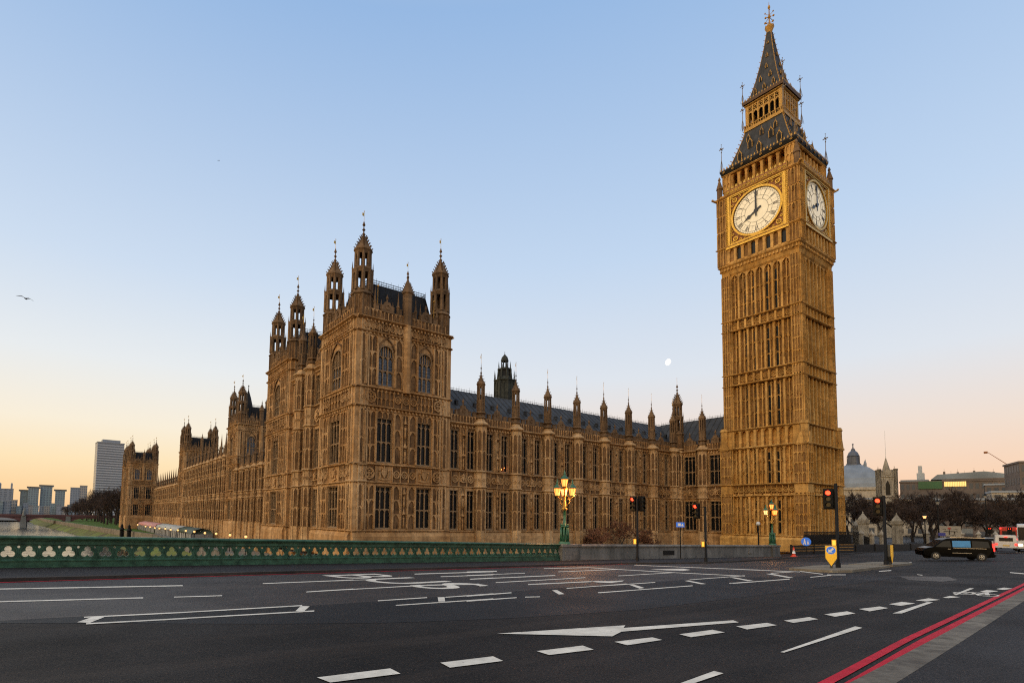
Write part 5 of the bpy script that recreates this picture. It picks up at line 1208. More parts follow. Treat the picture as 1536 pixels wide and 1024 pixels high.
for x, s in ((-.16, 1.), (.2, .75)):
    b.ball(x, -.09, 1.98 if s == 1 else 1.82, .075*s, 6, 4); b.poly([(x-.1*s, 1.62), (x+.1*s, 1.62), (x+.07*s, 1.9 if s == 1 else 1.75), (x-.07*s, 1.9 if s == 1 else 1.75)], -.1, -.08); b.poly([(x-.1*s, 1.64), (x-.15*s, 1.32), (x-.07*s, 1.32), (x, 1.58)], -.1, -.08); b.poly([(x+.1*s, 1.64), (x+.15*s, 1.32), (x+.07*s, 1.32), (x, 1.58)], -.1, -.08)
obj('sign_disc', b.mesh('sign_disc', [BLUE, WHITE]), T)
def railing(p, q, z, h, label, sp=.16, mat=BLACK, posts=4):
    A = Vector(p); B = Vector(q); d = B-A; l = d.length
    T = thing('iron_railing', label, 'railing', (A.x, A.y, z), math.atan2(d.y, d.x))
    b = MB(); b.n = (0, 1); n = int(l/sp)
    for i in range(n+1): a = l*i/n; b.tube((a, 0, 0), (a, 0, h-.1), .018, .018, 4); b.taper(a-.03, a+.03, -.03, .03, h-.12, h+.06, .1)
    obj('bars', b.mesh('bars', mat), T)
    for zz in (.15, h-.35): b = MB(); b.n = (0, 1); b.box(0, l, -.03, .03, zz, zz+.06); obj('rail', b.mesh('rail', mat), T)
    return T
railing((90.5, 36.2), (109, 35.6), -4.6, 3.4, 'tall black iron railing round the foot of the clock tower', .13)
b = MB(); b.n = (0, 1); b.box(91.5, 108.5, 36.5, 36.7, -5, -1.7); o = obj('inner_screen', b.mesh('inner_screen', DK)); setp(o, 'dark screen behind the railing at the clock tower foot', 'screen')
def pier(loc, w, h, label, cat='gate pier', group=None, mat=PALE, rz=0):
    T = thing('gate_pier', label, cat, loc, rz, group); b = MB(); b.n = (0, 1); k = w/2
    b.box(-k, k, -k, k, 0, h*.66); b.box(-k-.12, k+.12, -k-.12, k+.12, 0, h*.1)
    for g in (-1, 1):
        b.box(g*k*.62-k*.12, g*k*.62+k*.12, -k-.06, -k, h*.12, h*.62); b.box(-k-.06, -k, g*k*.62-k*.12, g*k*.62+k*.12, h*.12, h*.62)
    obj('shaft', b.mesh('shaft', mat), T)
    b = MB(); b.n = (0, 1); b.box(-k-.14, k+.14, -k-.14, k+.14, h*.66, h*.70); b.box(-k-.24, k+.24, -k-.24, k+.24, h*.70, h*.745)
    for i in range(5):
        for g in (-1, 1):
            a = -k-.1+i*(2*k+.2)/4; b.box(a-.08, a+.08, g*(k+.2)-.1, g*(k+.2)+.1, h*.745, h*.78); b.box(g*(k+.2)-.1, g*(k+.2)+.1, a-.08, a+.08, h*.745, h*.78)
    b.lathe(0, 0, [((k+.02)*1.414, h*.745), ((k+.02)*1.414, h*.80), (.12, h*.98), (.16, h), (.02, h*1.04)], 4, PI/4)
    obj('cap', b.mesh('cap', mat), T); return T
pier((144, 46.2, -4.6), 1.75, 7.2, 'large pale stone gate pier with pyramid cap, just right of the clock tower', rz=.3)
pier((150.2, 42.2, -4.6), 1.7, 7.0, 'large pale stone gate pier with pyramid cap, farther from the clock tower', rz=.3)
pier((147.0, 48.5, -4.6), 1.1, 5.6, 'slim pale stone pier behind the two large gate piers', rz=.3)
def rpost(x, y, k, lab, big=1.):
    b = MB(); b.n = (0, 1); b.lathe(0, 0, [(.5*big, 0), (.5*big, .3), (.38*big, .4), (.36*big, 2.7), (.5*big, 2.8), (.5*big, 3.0), (.2*big, 3.4), (.02, 3.8)], 8)
    o = obj('railing_pier', b.mesh('railing_pier', PALE), None, (x, y, -4.6)); setp(o, lab, 'railing pier', 'pale stone railing piers')
for i, (x, y) in enumerate(((113.5, 35.3), (117, 35.0), (125, 40.5), (155.5, 38.6), (159.5, 36.8), (163.5, 34.8), (168, 33), (172.5, 31.2))):
    rpost(x, y, i, 'pale stone pier of the railing, number %d from the clock tower' % (i+1) if 0 else ['squat stone pier beside the corner of the clock tower', 'stone pier one step right of the clock tower corner', 'stone pier in the dark gap before the gate', 'first pale railing pier right of the gate', 'second pale railing pier right of the gate', 'third pale railing pier right of the gate', 'fourth pale railing pier right of the gate', 'last pale railing pier, near the dark van'][i])
railing((151, 41), (173, 31), -4.6, 2.6, 'black railing between pale stone piers right of the gate', .2)
railing((113, 35.5), (142, 46), -4.6, 2.4, 'black railing from the clock tower corner to the gate', .22)
# dark gabled lodge behind the gate
T = thing('gate_lodge', 'dark steep roofed lodge behind the first gate pier', 'lodge', (147, 54, -5), .35)
b = MB(); b.n = (0, 1); b.box(-4.2, 4.2, -3, 3, 0, 4.2); obj('wall', b.mesh('wall', M('sooty stone', (.05, .045, .04), .9, 0, .4, 1)), T)
b = MB(); b.n = (0, 1); b.poly([(-4.6, 4.0), (4.6, 4.0), (3.0, 8.8), (-3.0, 8.8)], -3.3, 3.3); obj('roof', b.mesh('roof', IRON), T)
# security camera on a post
T = thing('security_camera', 'white security camera on a dark post beside the second lamp', 'camera', at(71.5, 24.6), .4)
b = MB(); b.n = (0, 1); b.lathe(0, 0, [(.09, 0), (.07, 3.6)], 8); obj('pole', b.mesh('pole', BLACK), T)
b = MB(); b.n = (0, 1); b.ball(0, 0, 3.85, .24, 8, 5); b.box(-.1, .45, -.13, .13, 3.85, 4.1); obj('camera_housing', b.mesh('camera_housing', M('white painted metal', (.6, .6, .6), .4, 0, .1), True), T)

# ---------------------------------------------------------------- vehicles
VG = M('tinted vehicle glass', (.012, .014, .018), .2, 0, 0, spec=.25); TYRE = M('tyre rubber', (.012, .012, .012), .8, 0, .3, 20); RIM = M('alloy wheel', (.45, .43, .40), .35, .7, .1)
TAILL = M('lit tail lamp', (.8, .02, .02), .3, 0, 0, emit=(1, .02, .015), es=4.5); PLATE = M('yellow number plate', (.55, .36, .03), .5, 0, .1); HEADL = M('lit headlamp', (1, .9, .7), .2, 0, 0, emit=(1, .75, .4), es=9)
def vehicle(name, label, cat, loc, rz, prof, W, belt, tumble, paint, wheels, wr, glass, extras, group=None, bevel=.03):
    T = thing(name, label, cat, loc, rz, group)
    b = MB(); b.n = (0, 1); ys = [-W/2, -W/2+.07, W/2-.07, W/2]
    n = len(prof); cx = sum(p[0] for p in prof)/n; cz = sum(p[1] for p in prof)/n
    for y in ys:
        k = .975 if abs(y) > W/2-.01 else 1
        for x, z in prof: b.v.append((cx+(x-cx)*k, y*(1-tumble*max(0, z-belt)), cz+(z-cz)*k))
    for j in range(3):
        for i in range(n): b.f.append((j*n+i, j*n+(i+1) % n, (j+1)*n+(i+1) % n, (j+1)*n+i)); b.mi.append(0)
    b.f += [tuple(range(n)), tuple(range(4*n-1, 3*n-1, -1))]; b.mi += [0, 0]
    obj('body', b.mesh('body', paint), T)
    def wy(z): return (W/2)*(1-tumble*max(0, z-belt))+.006
    for nm, pts, *gm in glass:
        for g in (-1, 1):
            v = [(x, g*wy(z), z) for x, z in pts]; me = bpy.data.meshes.new(nm); me.from_pydata(v+[(x, y-g*.03, z) for x, y, z in v], [], [tuple(range(len(v)))]+[(i, (i+1) % len(v), (i+1) % len(v)+len(v), i+len(v)) for i in range(len(v))]); me.materials.append(gm[0] if gm else VG); obj(nm, me, T)
    for x in wheels:
        for g in (-1, 1):
            k = MB((0, 0, 0), (1, 0), (0, 1)); m_ = 20
            k.add([(wr*math.cos(2*PI*i/m_), -.1, wr*math.sin(2*PI*i/m_)) for i in range(m_)]+[(wr*math.cos(2*PI*i/m_), .1, wr*math.sin(2*PI*i/m_)) for i in range(m_)], [tuple(range(m_)), tuple(range(2*m_-1, m_-1, -1))]+[(i, (i+1) % m_, (i+1) % m_+m_, i+m_) for i in range(m_)])
            w_ = obj('wheel', k.mesh('wheel', TYRE, False), T, (x, g*(W/2-.09), wr))
            k = MB((0, 0, 0), (1, 0), (0, 1)); rr = wr*.62
            k.m = 0; k.ring(0, 0, rr, rr*.22, g*.1, g*.115, 16)
            for s in range(5): a = 2*PI*s/5; k.tube((0, g*.105, 0), (rr*.85*math.cos(a), g*.105, rr*.85*math.sin(a)), .05*wr/.33, .035*wr/.33, 4)
            obj('rim', k.mesh('rim', RIM), w_)
    for nm, box, mat in extras:
        b = MB(); b.n = (0, 1); b.box(*box); obj(nm, b.mesh(nm, mat), T)
    return T
# black people carrier taxi crossing the junction, front to the left
VP = at(61.5, 5.6, .0); h0 = (crr*-.91+cf*.41); vang = math.atan2(h0.y, h0.x)
BPAINT = M('glossy black paint', (.003, .003, .0035), .25, 0, 0, spec=.06)
STEEL = M('bright trim', (.6, .6, .6), .25, .8, 0)
vprof = [(2.45, .35), (2.52, .75), (2.3, .98), (1.75, 1.12), (1.05, 1.72), (.7, 1.88), (-.4, 1.95), (-2.1, 1.92), (-2.32, 1.75), (-2.42, 1.0), (-2.45, .35), (-1.95, .28), (1.95, .28)]
hv = Vector((math.cos(vang), math.sin(vang), 0)); vc = Vector(VP)+hv*1.25+Vector((0, 0, -.02))
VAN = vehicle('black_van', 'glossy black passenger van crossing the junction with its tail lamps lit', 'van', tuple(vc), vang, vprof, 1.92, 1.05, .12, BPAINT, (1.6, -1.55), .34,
    [('side_window', [(1.6, 1.12), (1.05, 1.60), (.55, 1.68), (.5, 1.12)]), ('side_window', [(.4, 1.14), (.4, 1.68), (-.85, 1.70), (-.85, 1.14)], M('blue reflection side glass', (.03, .24, .55), .3, 0, .25, 2)), ('side_window', [(-.95, 1.14), (-.95, 1.70), (-2.05, 1.66), (-2.15, 1.14)])],
    [('tail_lamp', (-2.46, -2.3, .80, .94, .85, 1.5), TAILL), ('tail_lamp', (-2.46, -2.3, -.94, -.80, .85, 1.5), TAILL), ('number_plate', (-2.47, -2.44, -.26, .26, .72, .84), PLATE),
     ('rear_window', (-2.41, -2.36, -.66, .66, 1.12, 1.62), M('sky tinted rear glass', (.03, .10, .25), .05, 0, 0)), ('door_trim', (-.9, .45, .955, .97, .62, .66), STEEL), ('door_trim', (-1.9, .35, .955, .97, 1.04, 1.08), STEEL), ('door_handle', (.55, .75, .96, .985, .95, .99), STEEL),
     ('roof_rail', (-1.9, .5, .74, .78, 1.93, 1.99), STEEL), ('bumper', (-2.55, -2.4, -.9, .9, .4, .6), BLACK)])
VAN.scale = (.88, .92, .92)
# blue reflection band of the side glass is painted into the middle pane's colour
WHP = M('white vehicle paint', (.55, .54, .53), .3, 0, .1, 2); SILV = M('silver paint', (.35, .36, .37), .3, .4, .1, 2); REDB = M('red bus paint', (.5, .02, .015), .3, 0, .1, 2)
cprof = [(4.9, .35), (4.95, 1.2), (4.8, 2.9), (4.55, 3.3), (4.2, 3.4), (-5, 3.4), (-5, .35)]
ca = math.atan2(-14.8+2, -95+20)          # coach drives towards the camera on the near side
COL = vehicle('white_coach', 'white coach coming towards the camera at the right edge, headlamps on', 'coach', (100.2, 14.9, -2.98), math.atan2(-13.3, -100.6)+.02, cprof, 2.5, 1.4, .01, WHP, (3.2, -2.8), .5,
    [('side_window', [(4.4, 1.5), (4.4, 2.8), (1.5, 2.8), (1.5, 1.5)]), ('side_window', [(1.4, 1.5), (1.4, 2.8), (-1.5, 2.8), (-1.5, 1.5)]), ('side_window', [(-1.6, 1.5), (-1.6, 2.8), (-4.6, 2.8), (-4.6, 1.5)])],
    [('windscreen', (4.80, 5.0, -1.15, 1.15, 1.45, 3.0), VG), ('headlamp', (4.9, 5.0, .85, 1.15, .75, .98), HEADL), ('headlamp', (4.9, 5.0, -1.15, -.85, .75, .98), HEADL), ('number_plate', (4.9, 4.99, -.26, .26, .45, .57), M('white plate', (.6, .6, .6), .5, 0, 0)), ('bumper', (4.85, 5.02, -1.2, 1.2, .32, .45), BLACK)])
pprof = [(2.1, .35), (2.15, .8), (1.2, 1.0), (.8, 1.55), (.4, 1.78), (-2.0, 1.78), (-2.1, 1.0), (-2.1, .35)]
va2 = math.atan2(15.4, 90.8)
vehicle('white_van', 'small white van seen from behind with brake lamps on, left of the coach', 'van', (92.0, 15.9, -2.72), va2+.05, pprof, 1.8, 1.0, .1, WHP, (1.35, -1.35), .31, [('side_window', [(1.0, 1.02), (.72, 1.5), (.1, 1.6), (.1, 1.02)])],
    [('tail_lamp', (-2.13, -2.05, .68, .88, .62, .85), TAILL), ('tail_lamp', (-2.13, -2.05, -.88, -.68, .62, .85), TAILL), ('rear_window', (-2.12, -2.0, -.55, .55, 1.1, 1.5), VG), ('number_plate', (-2.14, -2.09, -.26, .26, .55, .67), PLATE), ('brake_lamp', (-2.13, -2.0, -.12, .12, 1.52, 1.6), TAILL)])
hprof = [(1.9, .35), (1.95, .75), (1.1, .95), (.5, 1.38), (-1.4, 1.42), (-1.85, .95), (-1.9, .35)]
vehicle('silver_car', 'pale hatchback with lit tail lamps between the black van and the white van', 'car', (104.5, 19.3, -2.85), va2+.05, hprof, 1.75, .9, .14, SILV, (1.2, -1.2), .3, [('side_window', [(.95, .95), (.45, 1.3), (-1.3, 1.34), (-1.6, .97)])],
    [('tail_lamp', (-1.93, -1.8, .6, .86, .68, .86), TAILL), ('tail_lamp', (-1.93, -1.8, -.86, -.6, .68, .86), TAILL), ('rear_window', (-1.8, -1.6, -.55, .55, 1.0, 1.3), VG), ('number_plate', (-1.95, -1.88, -.26, .26, .5, .62), PLATE)])
bprof = [(5, .35), (5, 4.2), (4.8, 4.35), (-4.8, 4.35), (-5, 4.2), (-5, .35)]
vehicle('red_bus', 'red double decker bus seen from behind in the queue of traffic', 'bus', (157, 26.5, -4.35), va2, bprof, 2.5, 3, .02, REDB, (3, -3), .5, [('side_window', [(4.5, 2.7), (4.5, 3.6), (-4.5, 3.6), (-4.5, 2.7)])],
    [('tail_lamp', (-5.05, -4.95, 1.0, 1.22, 3.95, 4.2), TAILL), ('tail_lamp', (-5.05, -4.95, -1.22, -1.0, 3.95, 4.2), TAILL), ('tail_lamp', (-5.05, -4.95, 1.0, 1.22, 1.2, 2.2), TAILL), ('tail_lamp', (-5.05, -4.95, -1.22, -1.0, 1.2, 2.2), TAILL), ('rear_window', (-5.05, -4.95, -.9, .9, 2.75, 3.6), VG), ('advert_panel', (-5.05, -4.95, -.85, .75, 1.5, 2.4), M('dark bus panel', (.06, .03, .02), .5, 0, .4))])
# far traffic signals
for dx in (0, 2.2):
    traffic_light((128-dx*.2, 21.5+dx, -4.3), facing(128, 22), 'distant traffic light showing red above the queue of cars, %s of the pair' % ('left' if dx else 'right'), 4.2, ((0, 0),), 4.2, False)
# white direction board and lamp posts in the square
T = thing('direction_sign', 'cream direction board with a junction map just above the roof of the black van', 'sign', (128.5, 28.8, -4.4), facing(128, 29))
for x in (-.9, .9): b = MB(); b.n = (0, 1); b.lathe(x, 0, [(.07, 0), (.07, 4.2)], 6); obj('post', b.mesh('post', BLACK), T)
BRD = M('cream sign board', (.34, .31, .26), .7, 0, .1, 1)
b = MB(); b.n = (0, 1); b.m = 0; b.box(-1.35, 1.35, -.14, -.1, 2.6, 4.4); b.m = 1; b.box(-1.5, -.6, -.16, -.14, 2.65, 3.2)
b.m = 2
for r in ((-.16, -.06, 2.9, 4.0), (-.8, 1.0, 3.4, 3.5), (.5, .6, 3.0, 3.4), (.5, 1.0, 3.8, 3.86), (-.9, -.5, 3.8, 3.86), (.1, .7, 2.8, 2.86)): b.box(r[0], r[1], -.165, -.142, r[2], r[3])
b.m = 3; b.box(-.3, .1, -.17, -.14, 3.85, 4.15); b.m = 4; b.box(1.5, 2.8, -.12, -.08, 3.2, 4.0)
obj('sign_board', b.mesh('sign_board', [BRD, M('blue sign patch', (.03, .04, .3), .5, 0, .05), BLACK, M('dull red patch', (.35, .04, .03), .5, 0, .1), M('pale blue grey panel', (.18, .21, .23), .5, 0, .1)]), T)
def lamp_post(loc, h, label, lit=True, sc=1.):
    T = thing('lamp_post', label, 'lamp post', loc, .3, 'lamp posts in the square'); b = MB(); b.n = (0, 1)
    b.lathe(0, 0, [(.3*sc, 0), (.3*sc, .5), (.14*sc, .8), (.11*sc, h*.6), (.08*sc, h)], 8); b.box(-.6, .6, -.05, .05, h-.2, h-.1); obj('column', b.mesh('column', BLACK), T)
    b = MB(); b.n = (0, 1); b.m = 1; b.lathe(0, 0, [(.18*sc, h), (.32*sc, h+.5)], 6); b.m = 0; b.lathe(0, 0, [(.38*sc, h+.5), (.1, h+.9), (.02, h+1.2)], 6); obj('lantern', b.mesh('lantern', [BLACK, LGLASS2 if lit else BRD]), T); return T
lamp_post((150, 37.5, -4.5), 6.0, 'small lit lamp among the dark trees right of the gate')
lamp_post((140, 33, -4.5), 8.6, 'tall unlit black lamp post left of the direction board', False)
lamp_post((175, 33, -4.5), 11, 'tall dark lamp post above the black van', False)

# ---------------------------------------------------------------- trees
BARK = M('dark winter bark', (.040, .028, .020), .95, 0, .5, 1.5); TWIG = M('brown winter twigs', (.060, .036, .025), .95, 0, .5, .8); TWIGR = M('reddish brown twigs', (.20, .085, .045), .95, 0, .5, .8)
def tree_mesh(seed, h=14, spread=.55, depth=6, twig=TWIG, r0=.34, lean=0, fine=1., mt=4):
    rnd = random.Random(seed); tk = MB(); tk.n = (0, 1); cr_ = MB(); cr_.n = (0, 1)
    def grow(p, d, l, r, k):
        d = d.normalized(); mid = p+d*l*.5+Vector((rnd.uniform(-1, 1), rnd.uniform(-1, 1), rnd.uniform(-.3, .6)))*l*.09; q = p+d*l+Vector((0, 0, l*.05))
        B = tk if k >= depth-1 else cr_
        B.tube(p, mid, r, r*.85, 5 if k > 3 else 3); B.tube(mid, q, r*.85, r*.68, 5 if k > 3 else 3)
        if k == 0: return
        m = 3 if k > 1 else mt
        for i in range(m):
            a = rnd.uniform(0, 2*PI); u = d.orthogonal().normalized(); v = d.cross(u); s = spread*rnd.uniform(.55, 1.5)
            nd_ = d+(u*math.cos(a)+v*math.sin(a))*s+Vector((0, 0, .10)); st_ = q if i < 2 else p+d*l*rnd.uniform(.5, .95)
            grow(st_, nd_, l*rnd.uniform(.62, .86), max(r*rnd.uniform(.5, .68), .014*fine), k-1)
    grow(Vector((0, 0, -.3)), Vector((lean, 0, 1)), h*.25, r0, depth)
    return tk.mesh('trunk', BARK), cr_.mesh('crown', twig)
TREES = [tree_mesh(1, 15, .62, 7, TWIG, .36, 0, 2.4), tree_mesh(2, 16, .68, 7, TWIG, .38, 0, 2.4), tree_mesh(3, 14, .75, 7, TWIG, .34, 0, 2.4)]
def tree(i, loc, sc, rz, label, group, lib=TREES, sq=None):
    T = thing('bare_tree', label, 'tree', loc, rz, group); T.scale = (sc, sc, sc if sq is None else sq)
    obj('trunk', lib[i][0], T); obj('crown', lib[i][1], T); return T
rt = [(133, 58, 1.0), (158, 52, 1.05), (163, 41, .95), (170, 55, 1.2), (178, 43, 1.05), (182, 33, 1.0), (190, 50, 1.25), (196, 37, 1.1), (204, 27, 1.05), (210, 45, 1.3), (216, 33, 1.15), (222, 21, 1.1), (232, 40, 1.35), (238, 27, 1.2), (246, 15, 1.2), (256, 34, 1.45), (262, 22, 1.3), (200, 60, 1.3), (225, 55, 1.35), (186, 24.5, .9), (176, 60, 1.2), (150, 60, 1.05), (268, 12, 1.2), (164, 66, 1.1), (171, 48, 1), (187, 42, 1.1), (199, 44, 1.15), (209, 37, 1.1), (220, 27, 1.1), (229, 30, 1.2), (241, 33, 1.3), (250, 24, 1.25), (194, 30, .95), (181, 50, 1.1), (212, 22, 1.), (233, 16, 1.1)]
for i, (x, y, s) in enumerate(rt):
    tree(i % 3, (x, y, -4.8), s*random.uniform(.76, .95), random.uniform(0, 6), ('bare winter tree in the dark group behind the gate and the traffic', 'bare winter tree of the square right of the gate piers')[i % 2] if 0 else 'bare dark winter tree in the crowded square beyond the junction', 'bare trees in the square')
# a mass of undergrowth and far trunks fills the square at eye height
LIBG = [tree_mesh(11, 22, .75, 6, TWIG, .5, 0, 2.6), tree_mesh(12, 24, .7, 6, TWIG, .5, 0, 2.6), tree_mesh(13, 20, .8, 6, TWIG, .5, 0, 2.6)]
k = 0
TP = [(28, 375), (24, 470), (18, 590), (9, 760), (3, 900)]
for row, (xo, y0_, y1_, n_) in enumerate(((0, 372, 900, 16), (9, 365, 880, 14), (20, 372, 850, 12), (4, 420, 800, 10), (33, 380, 800, 8))):
    for j in range(n_):
        y = y0_+(y1_-y0_)*(j/n_)**1.25+random.uniform(-5, 5); x = interp([(b_, a_) for a_, b_ in TP], y)+xo+random.uniform(-2.5, 2.5)
        tree(k % 3, (x, y, -8.4), random.uniform(1.25, 1.5)*(1-max(0, y-450)/900), random.uniform(0, 6), 'dark bare tree in the long riverside row beyond the far palace tower', 'riverside garden trees', LIBG); k += 1
# shrubs before the palace wall
SH = [tree_mesh(21, 5.0, .95, 6, TWIGR, .09, 0, 1.5), tree_mesh(22, 4.6, 1.05, 6, TWIGR, .09, 0, 1.5)]
for i, (x, y, s, lab) in enumerate(((66.5, 55, .85, 'leftmost reddish bare shrub against the palace wall'), (70, 55.6, 1.05, 'tall reddish bare shrub second from the left against the palace wall'), (73.5, 55, 1.1, 'reddish bare shrub in the middle of the clump by the palace wall'), (77, 55.4, 1.0, 'reddish bare shrub third along behind the traffic light'), (80, 55, .8, 'rightmost reddish bare shrub against the palace wall'))):
    for q in range(1): T = thing('bare_shrub', lab, 'shrub', (x, y, -5), i*1.3, 'reddish shrubs by the palace wall'); T.scale = (s*1.5, s*1.5, s*1.1); obj('stems', SH[i % 2][0], T); obj('twigs', SH[i % 2][1], T)

# ---------------------------------------------------------------- far buildings
def block(name, label, cat, loc, rz, w, d, h, mat, floors, cols, winmat=None, roof=None, bandmat=None, group=None, base=0, strips=False):
    T = thing(name, label, cat, loc, rz, group); b = MB(); b.n = (0, 1); b.box(-w/2, w/2, -d/2, d/2, base, h); obj('wall', b.mesh('wall', mat), T)
    fh = (h-base)/floors; wm = winmat or GLASS
    side = MB()
    cw = w/cols; pane = MB(); pane.box(-cw*.28, cw*.28, -.1, .08, 0, fh*.52); pm_ = pane.mesh('window', wm)
    band_ = MB(); band_.box(-w/2+.6, w/2-.6, -.1, .08, 0, fh*.52); bm_ = band_.mesh('window_band', wm) if strips else None
    for f in range(floors):
        z = base+f*fh+fh*.3; zt = base+f*fh+fh*.82
        if strips: obj('window_band', bm_, T, (0, -d/2, z))
        else:
            for i in range(cols): obj('window', pm_, T, (-w/2+(i+.5)*cw, -d/2, z))
        for (t, n, L_, D_) in (((0, 1), (-1, 0), d, w/2), ((1, 0), (0, 1), w, d/2), ((0, 1), (1, 0), d, w/2)):
            side.fr((0, 0, 0), t, n)
            if strips: side.box(-L_/2+.6, L_/2-.6, D_-.1, D_+.08, z, zt)
            else:
                c = cols if L_ == w else max(2, int(cols*L_/w))
                for i in range(c): a = -L_/2+(i+.5)*L_/c; side.box(a-L_/c*.28, a+L_/c*.28, D_-.1, D_+.08, z, zt)
    obj('side_windows', side.mesh('side_windows', wm), T, kind='stuff')
    b = MB(); b.n = (0, 1); b.box(-w/2-.4, w/2+.4, -d/2-.4, d/2+.4, h, h+.8); obj('roof', b.mesh('roof', roof or mat), T)
    return T
HB = M('hazy blue grey concrete', (.30, .33, .37), .8, 0, .2, .02); HB2 = M('hazy cream block', (.42, .38, .33), .8, 0, .2, .02); FG = M('far window band', (.06, .07, .085), .4, 0, .2, .05); FGL = M('pale far glazing', (.17, .20, .24), .4, 0, .2, .05); TW2 = M('tower spandrel', (.50, .51, .53), .6, 0, .15, .03); FGT = M('pale tower glazing', (.16, .18, .21), .3, 0, .2, .05)  # far colours lightened: part of the haze is painted into them
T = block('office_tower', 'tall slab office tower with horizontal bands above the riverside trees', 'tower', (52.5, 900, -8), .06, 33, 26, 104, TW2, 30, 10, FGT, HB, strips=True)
b = MB(); b.n = (0, 1); b.box(-10, 12, -8, 8, 104.8, 109); obj('plant_room', b.mesh('plant_room', HB), T)
GG = M('pale green glass block', (.26, .33, .34), .5, 0, .2, .03)  # paled too, with haze put into the colour
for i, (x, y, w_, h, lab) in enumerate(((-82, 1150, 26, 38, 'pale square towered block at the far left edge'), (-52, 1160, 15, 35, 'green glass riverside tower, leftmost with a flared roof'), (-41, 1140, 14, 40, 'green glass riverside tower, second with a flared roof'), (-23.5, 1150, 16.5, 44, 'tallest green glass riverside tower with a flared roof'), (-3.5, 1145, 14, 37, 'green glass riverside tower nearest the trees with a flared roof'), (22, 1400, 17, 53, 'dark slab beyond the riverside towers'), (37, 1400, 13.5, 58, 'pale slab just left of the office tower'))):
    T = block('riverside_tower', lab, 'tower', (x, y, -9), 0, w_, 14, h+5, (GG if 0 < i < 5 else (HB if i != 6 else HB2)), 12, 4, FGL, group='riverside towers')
    if 0 < i < 5: b = MB(); b.n = (0, 1); b.polyd([(-9, h+8.2), (9, h+8.2), (7, h+5.8), (-7, h+5.8)], -w_/2-2.2, w_/2+2.2); obj('flared_roof', b.mesh('flared_roof', HB), T)
    if i == 0:
        for xx, hh, rr in ((-6.5, 56, 3.5), (10.5, 56, 1.4)): b = MB(); b.n = (0, 1); b.lathe(xx, 0, [(rr, h), (rr, hh-4), (rr*.8, hh-3), (rr*.2, hh-2)], 8); obj('roof_turret', b.mesh('roof_turret', HB), T)
for i in range(15):
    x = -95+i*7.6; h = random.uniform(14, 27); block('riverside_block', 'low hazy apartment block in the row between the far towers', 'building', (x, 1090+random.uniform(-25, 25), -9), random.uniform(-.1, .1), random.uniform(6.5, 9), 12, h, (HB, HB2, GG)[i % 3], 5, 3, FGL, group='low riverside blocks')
b = MB(); b.n = (0, 1)
sheet('far_bank', [(-900, 760), (-12, 760), (14, 1000), (300, 1000), (300, 5000), (-900, 5000)], -11.6, M('far bank ground', (.12, .11, .10), .9, 0, .3, .02))
# far road bridge with red edged arches
LBR = thing('river_bridge', 'far low road bridge with red edged arches across the river', 'bridge', (27, 520, -13))
RD = M('dull red bridge steel', (.13, .05, .045), .6, 0, .2, .1); DKB = M('dark red brown deck', (.10, .045, .045), .7, 0, .2, .1); PGR = M('pier granite', (.22, .22, .20), .85, 0, .3, .1)
b = MB(); b.n = (0, 1); b.box(-260, 10, -7, 7, 7.6, 8.6); obj('deck', b.mesh('deck', DKB), LBR)
b = MB(); b.n = (0, 1); b.box(-260, 10, -7.2, -7.0, 8.6, 9.7); b.box(-260, 10, 7.0, 7.2, 8.6, 9.7); obj('parapet', b.mesh('parapet', RD), LBR)
PX = [-22.5, -50.5, -80, -110, -140, -170]; ends = [4]+PX
for a, c in zip(ends, ends[1:]):
    b = MB(); b.n = (0, 1); m_ = (a+c)/2; hw = (a-c)/2-1.6; up = [(m_+hw*math.cos(PI*i/12), 2.9+4.4*math.sin(PI*i/12)) for i in range(13)]
    b.poly(up+[(m_-hw, 7.6), (m_+hw, 7.6)], -6.4, 6.4) if 0 else None
    for (x0, z0), (x1, z1) in zip(up, up[1:]):
        for yy in (-7, 6.6): b.add([(x0, yy, z0), (x1, yy, z1), (x1, yy, z1+.55), (x0, yy, z0+.55), (x0, yy+.4, z0), (x1, yy+.4, z1), (x1, yy+.4, z1+.55), (x0, yy+.4, z0+.55)], [(0,1,2,3), (4,5,6,7), (0,1,5,4), (3,2,6,7)])
        b.add([(x0, -6.6, z0+.56), (x1, -6.6, z1+.56), (x1, -6.6, 7.6), (x0, -6.6, 7.6)], [(0,1,2,3)])
    obj('arch', b.mesh('arch', RD), LBR)
for x in PX:
    b = MB(); b.n = (0, 1); b.box(x-1.8, x+1.8, -9, 9, -2, 5.5); b.box(x-1.5, x+1.5, -7.6, 7.6, 5.5, 8.6); obj('pier', b.mesh('pier', PGR), LBR)
for dy in (-7.5, 7.5): b = MB(); b.n = (0, 1); b.lathe(-50.5, dy, [(1.2, 8.6), (1.0, 12), (.6, 13), (.1, 15)], 6); obj('pylon', b.mesh('pylon', PGR), LBR)
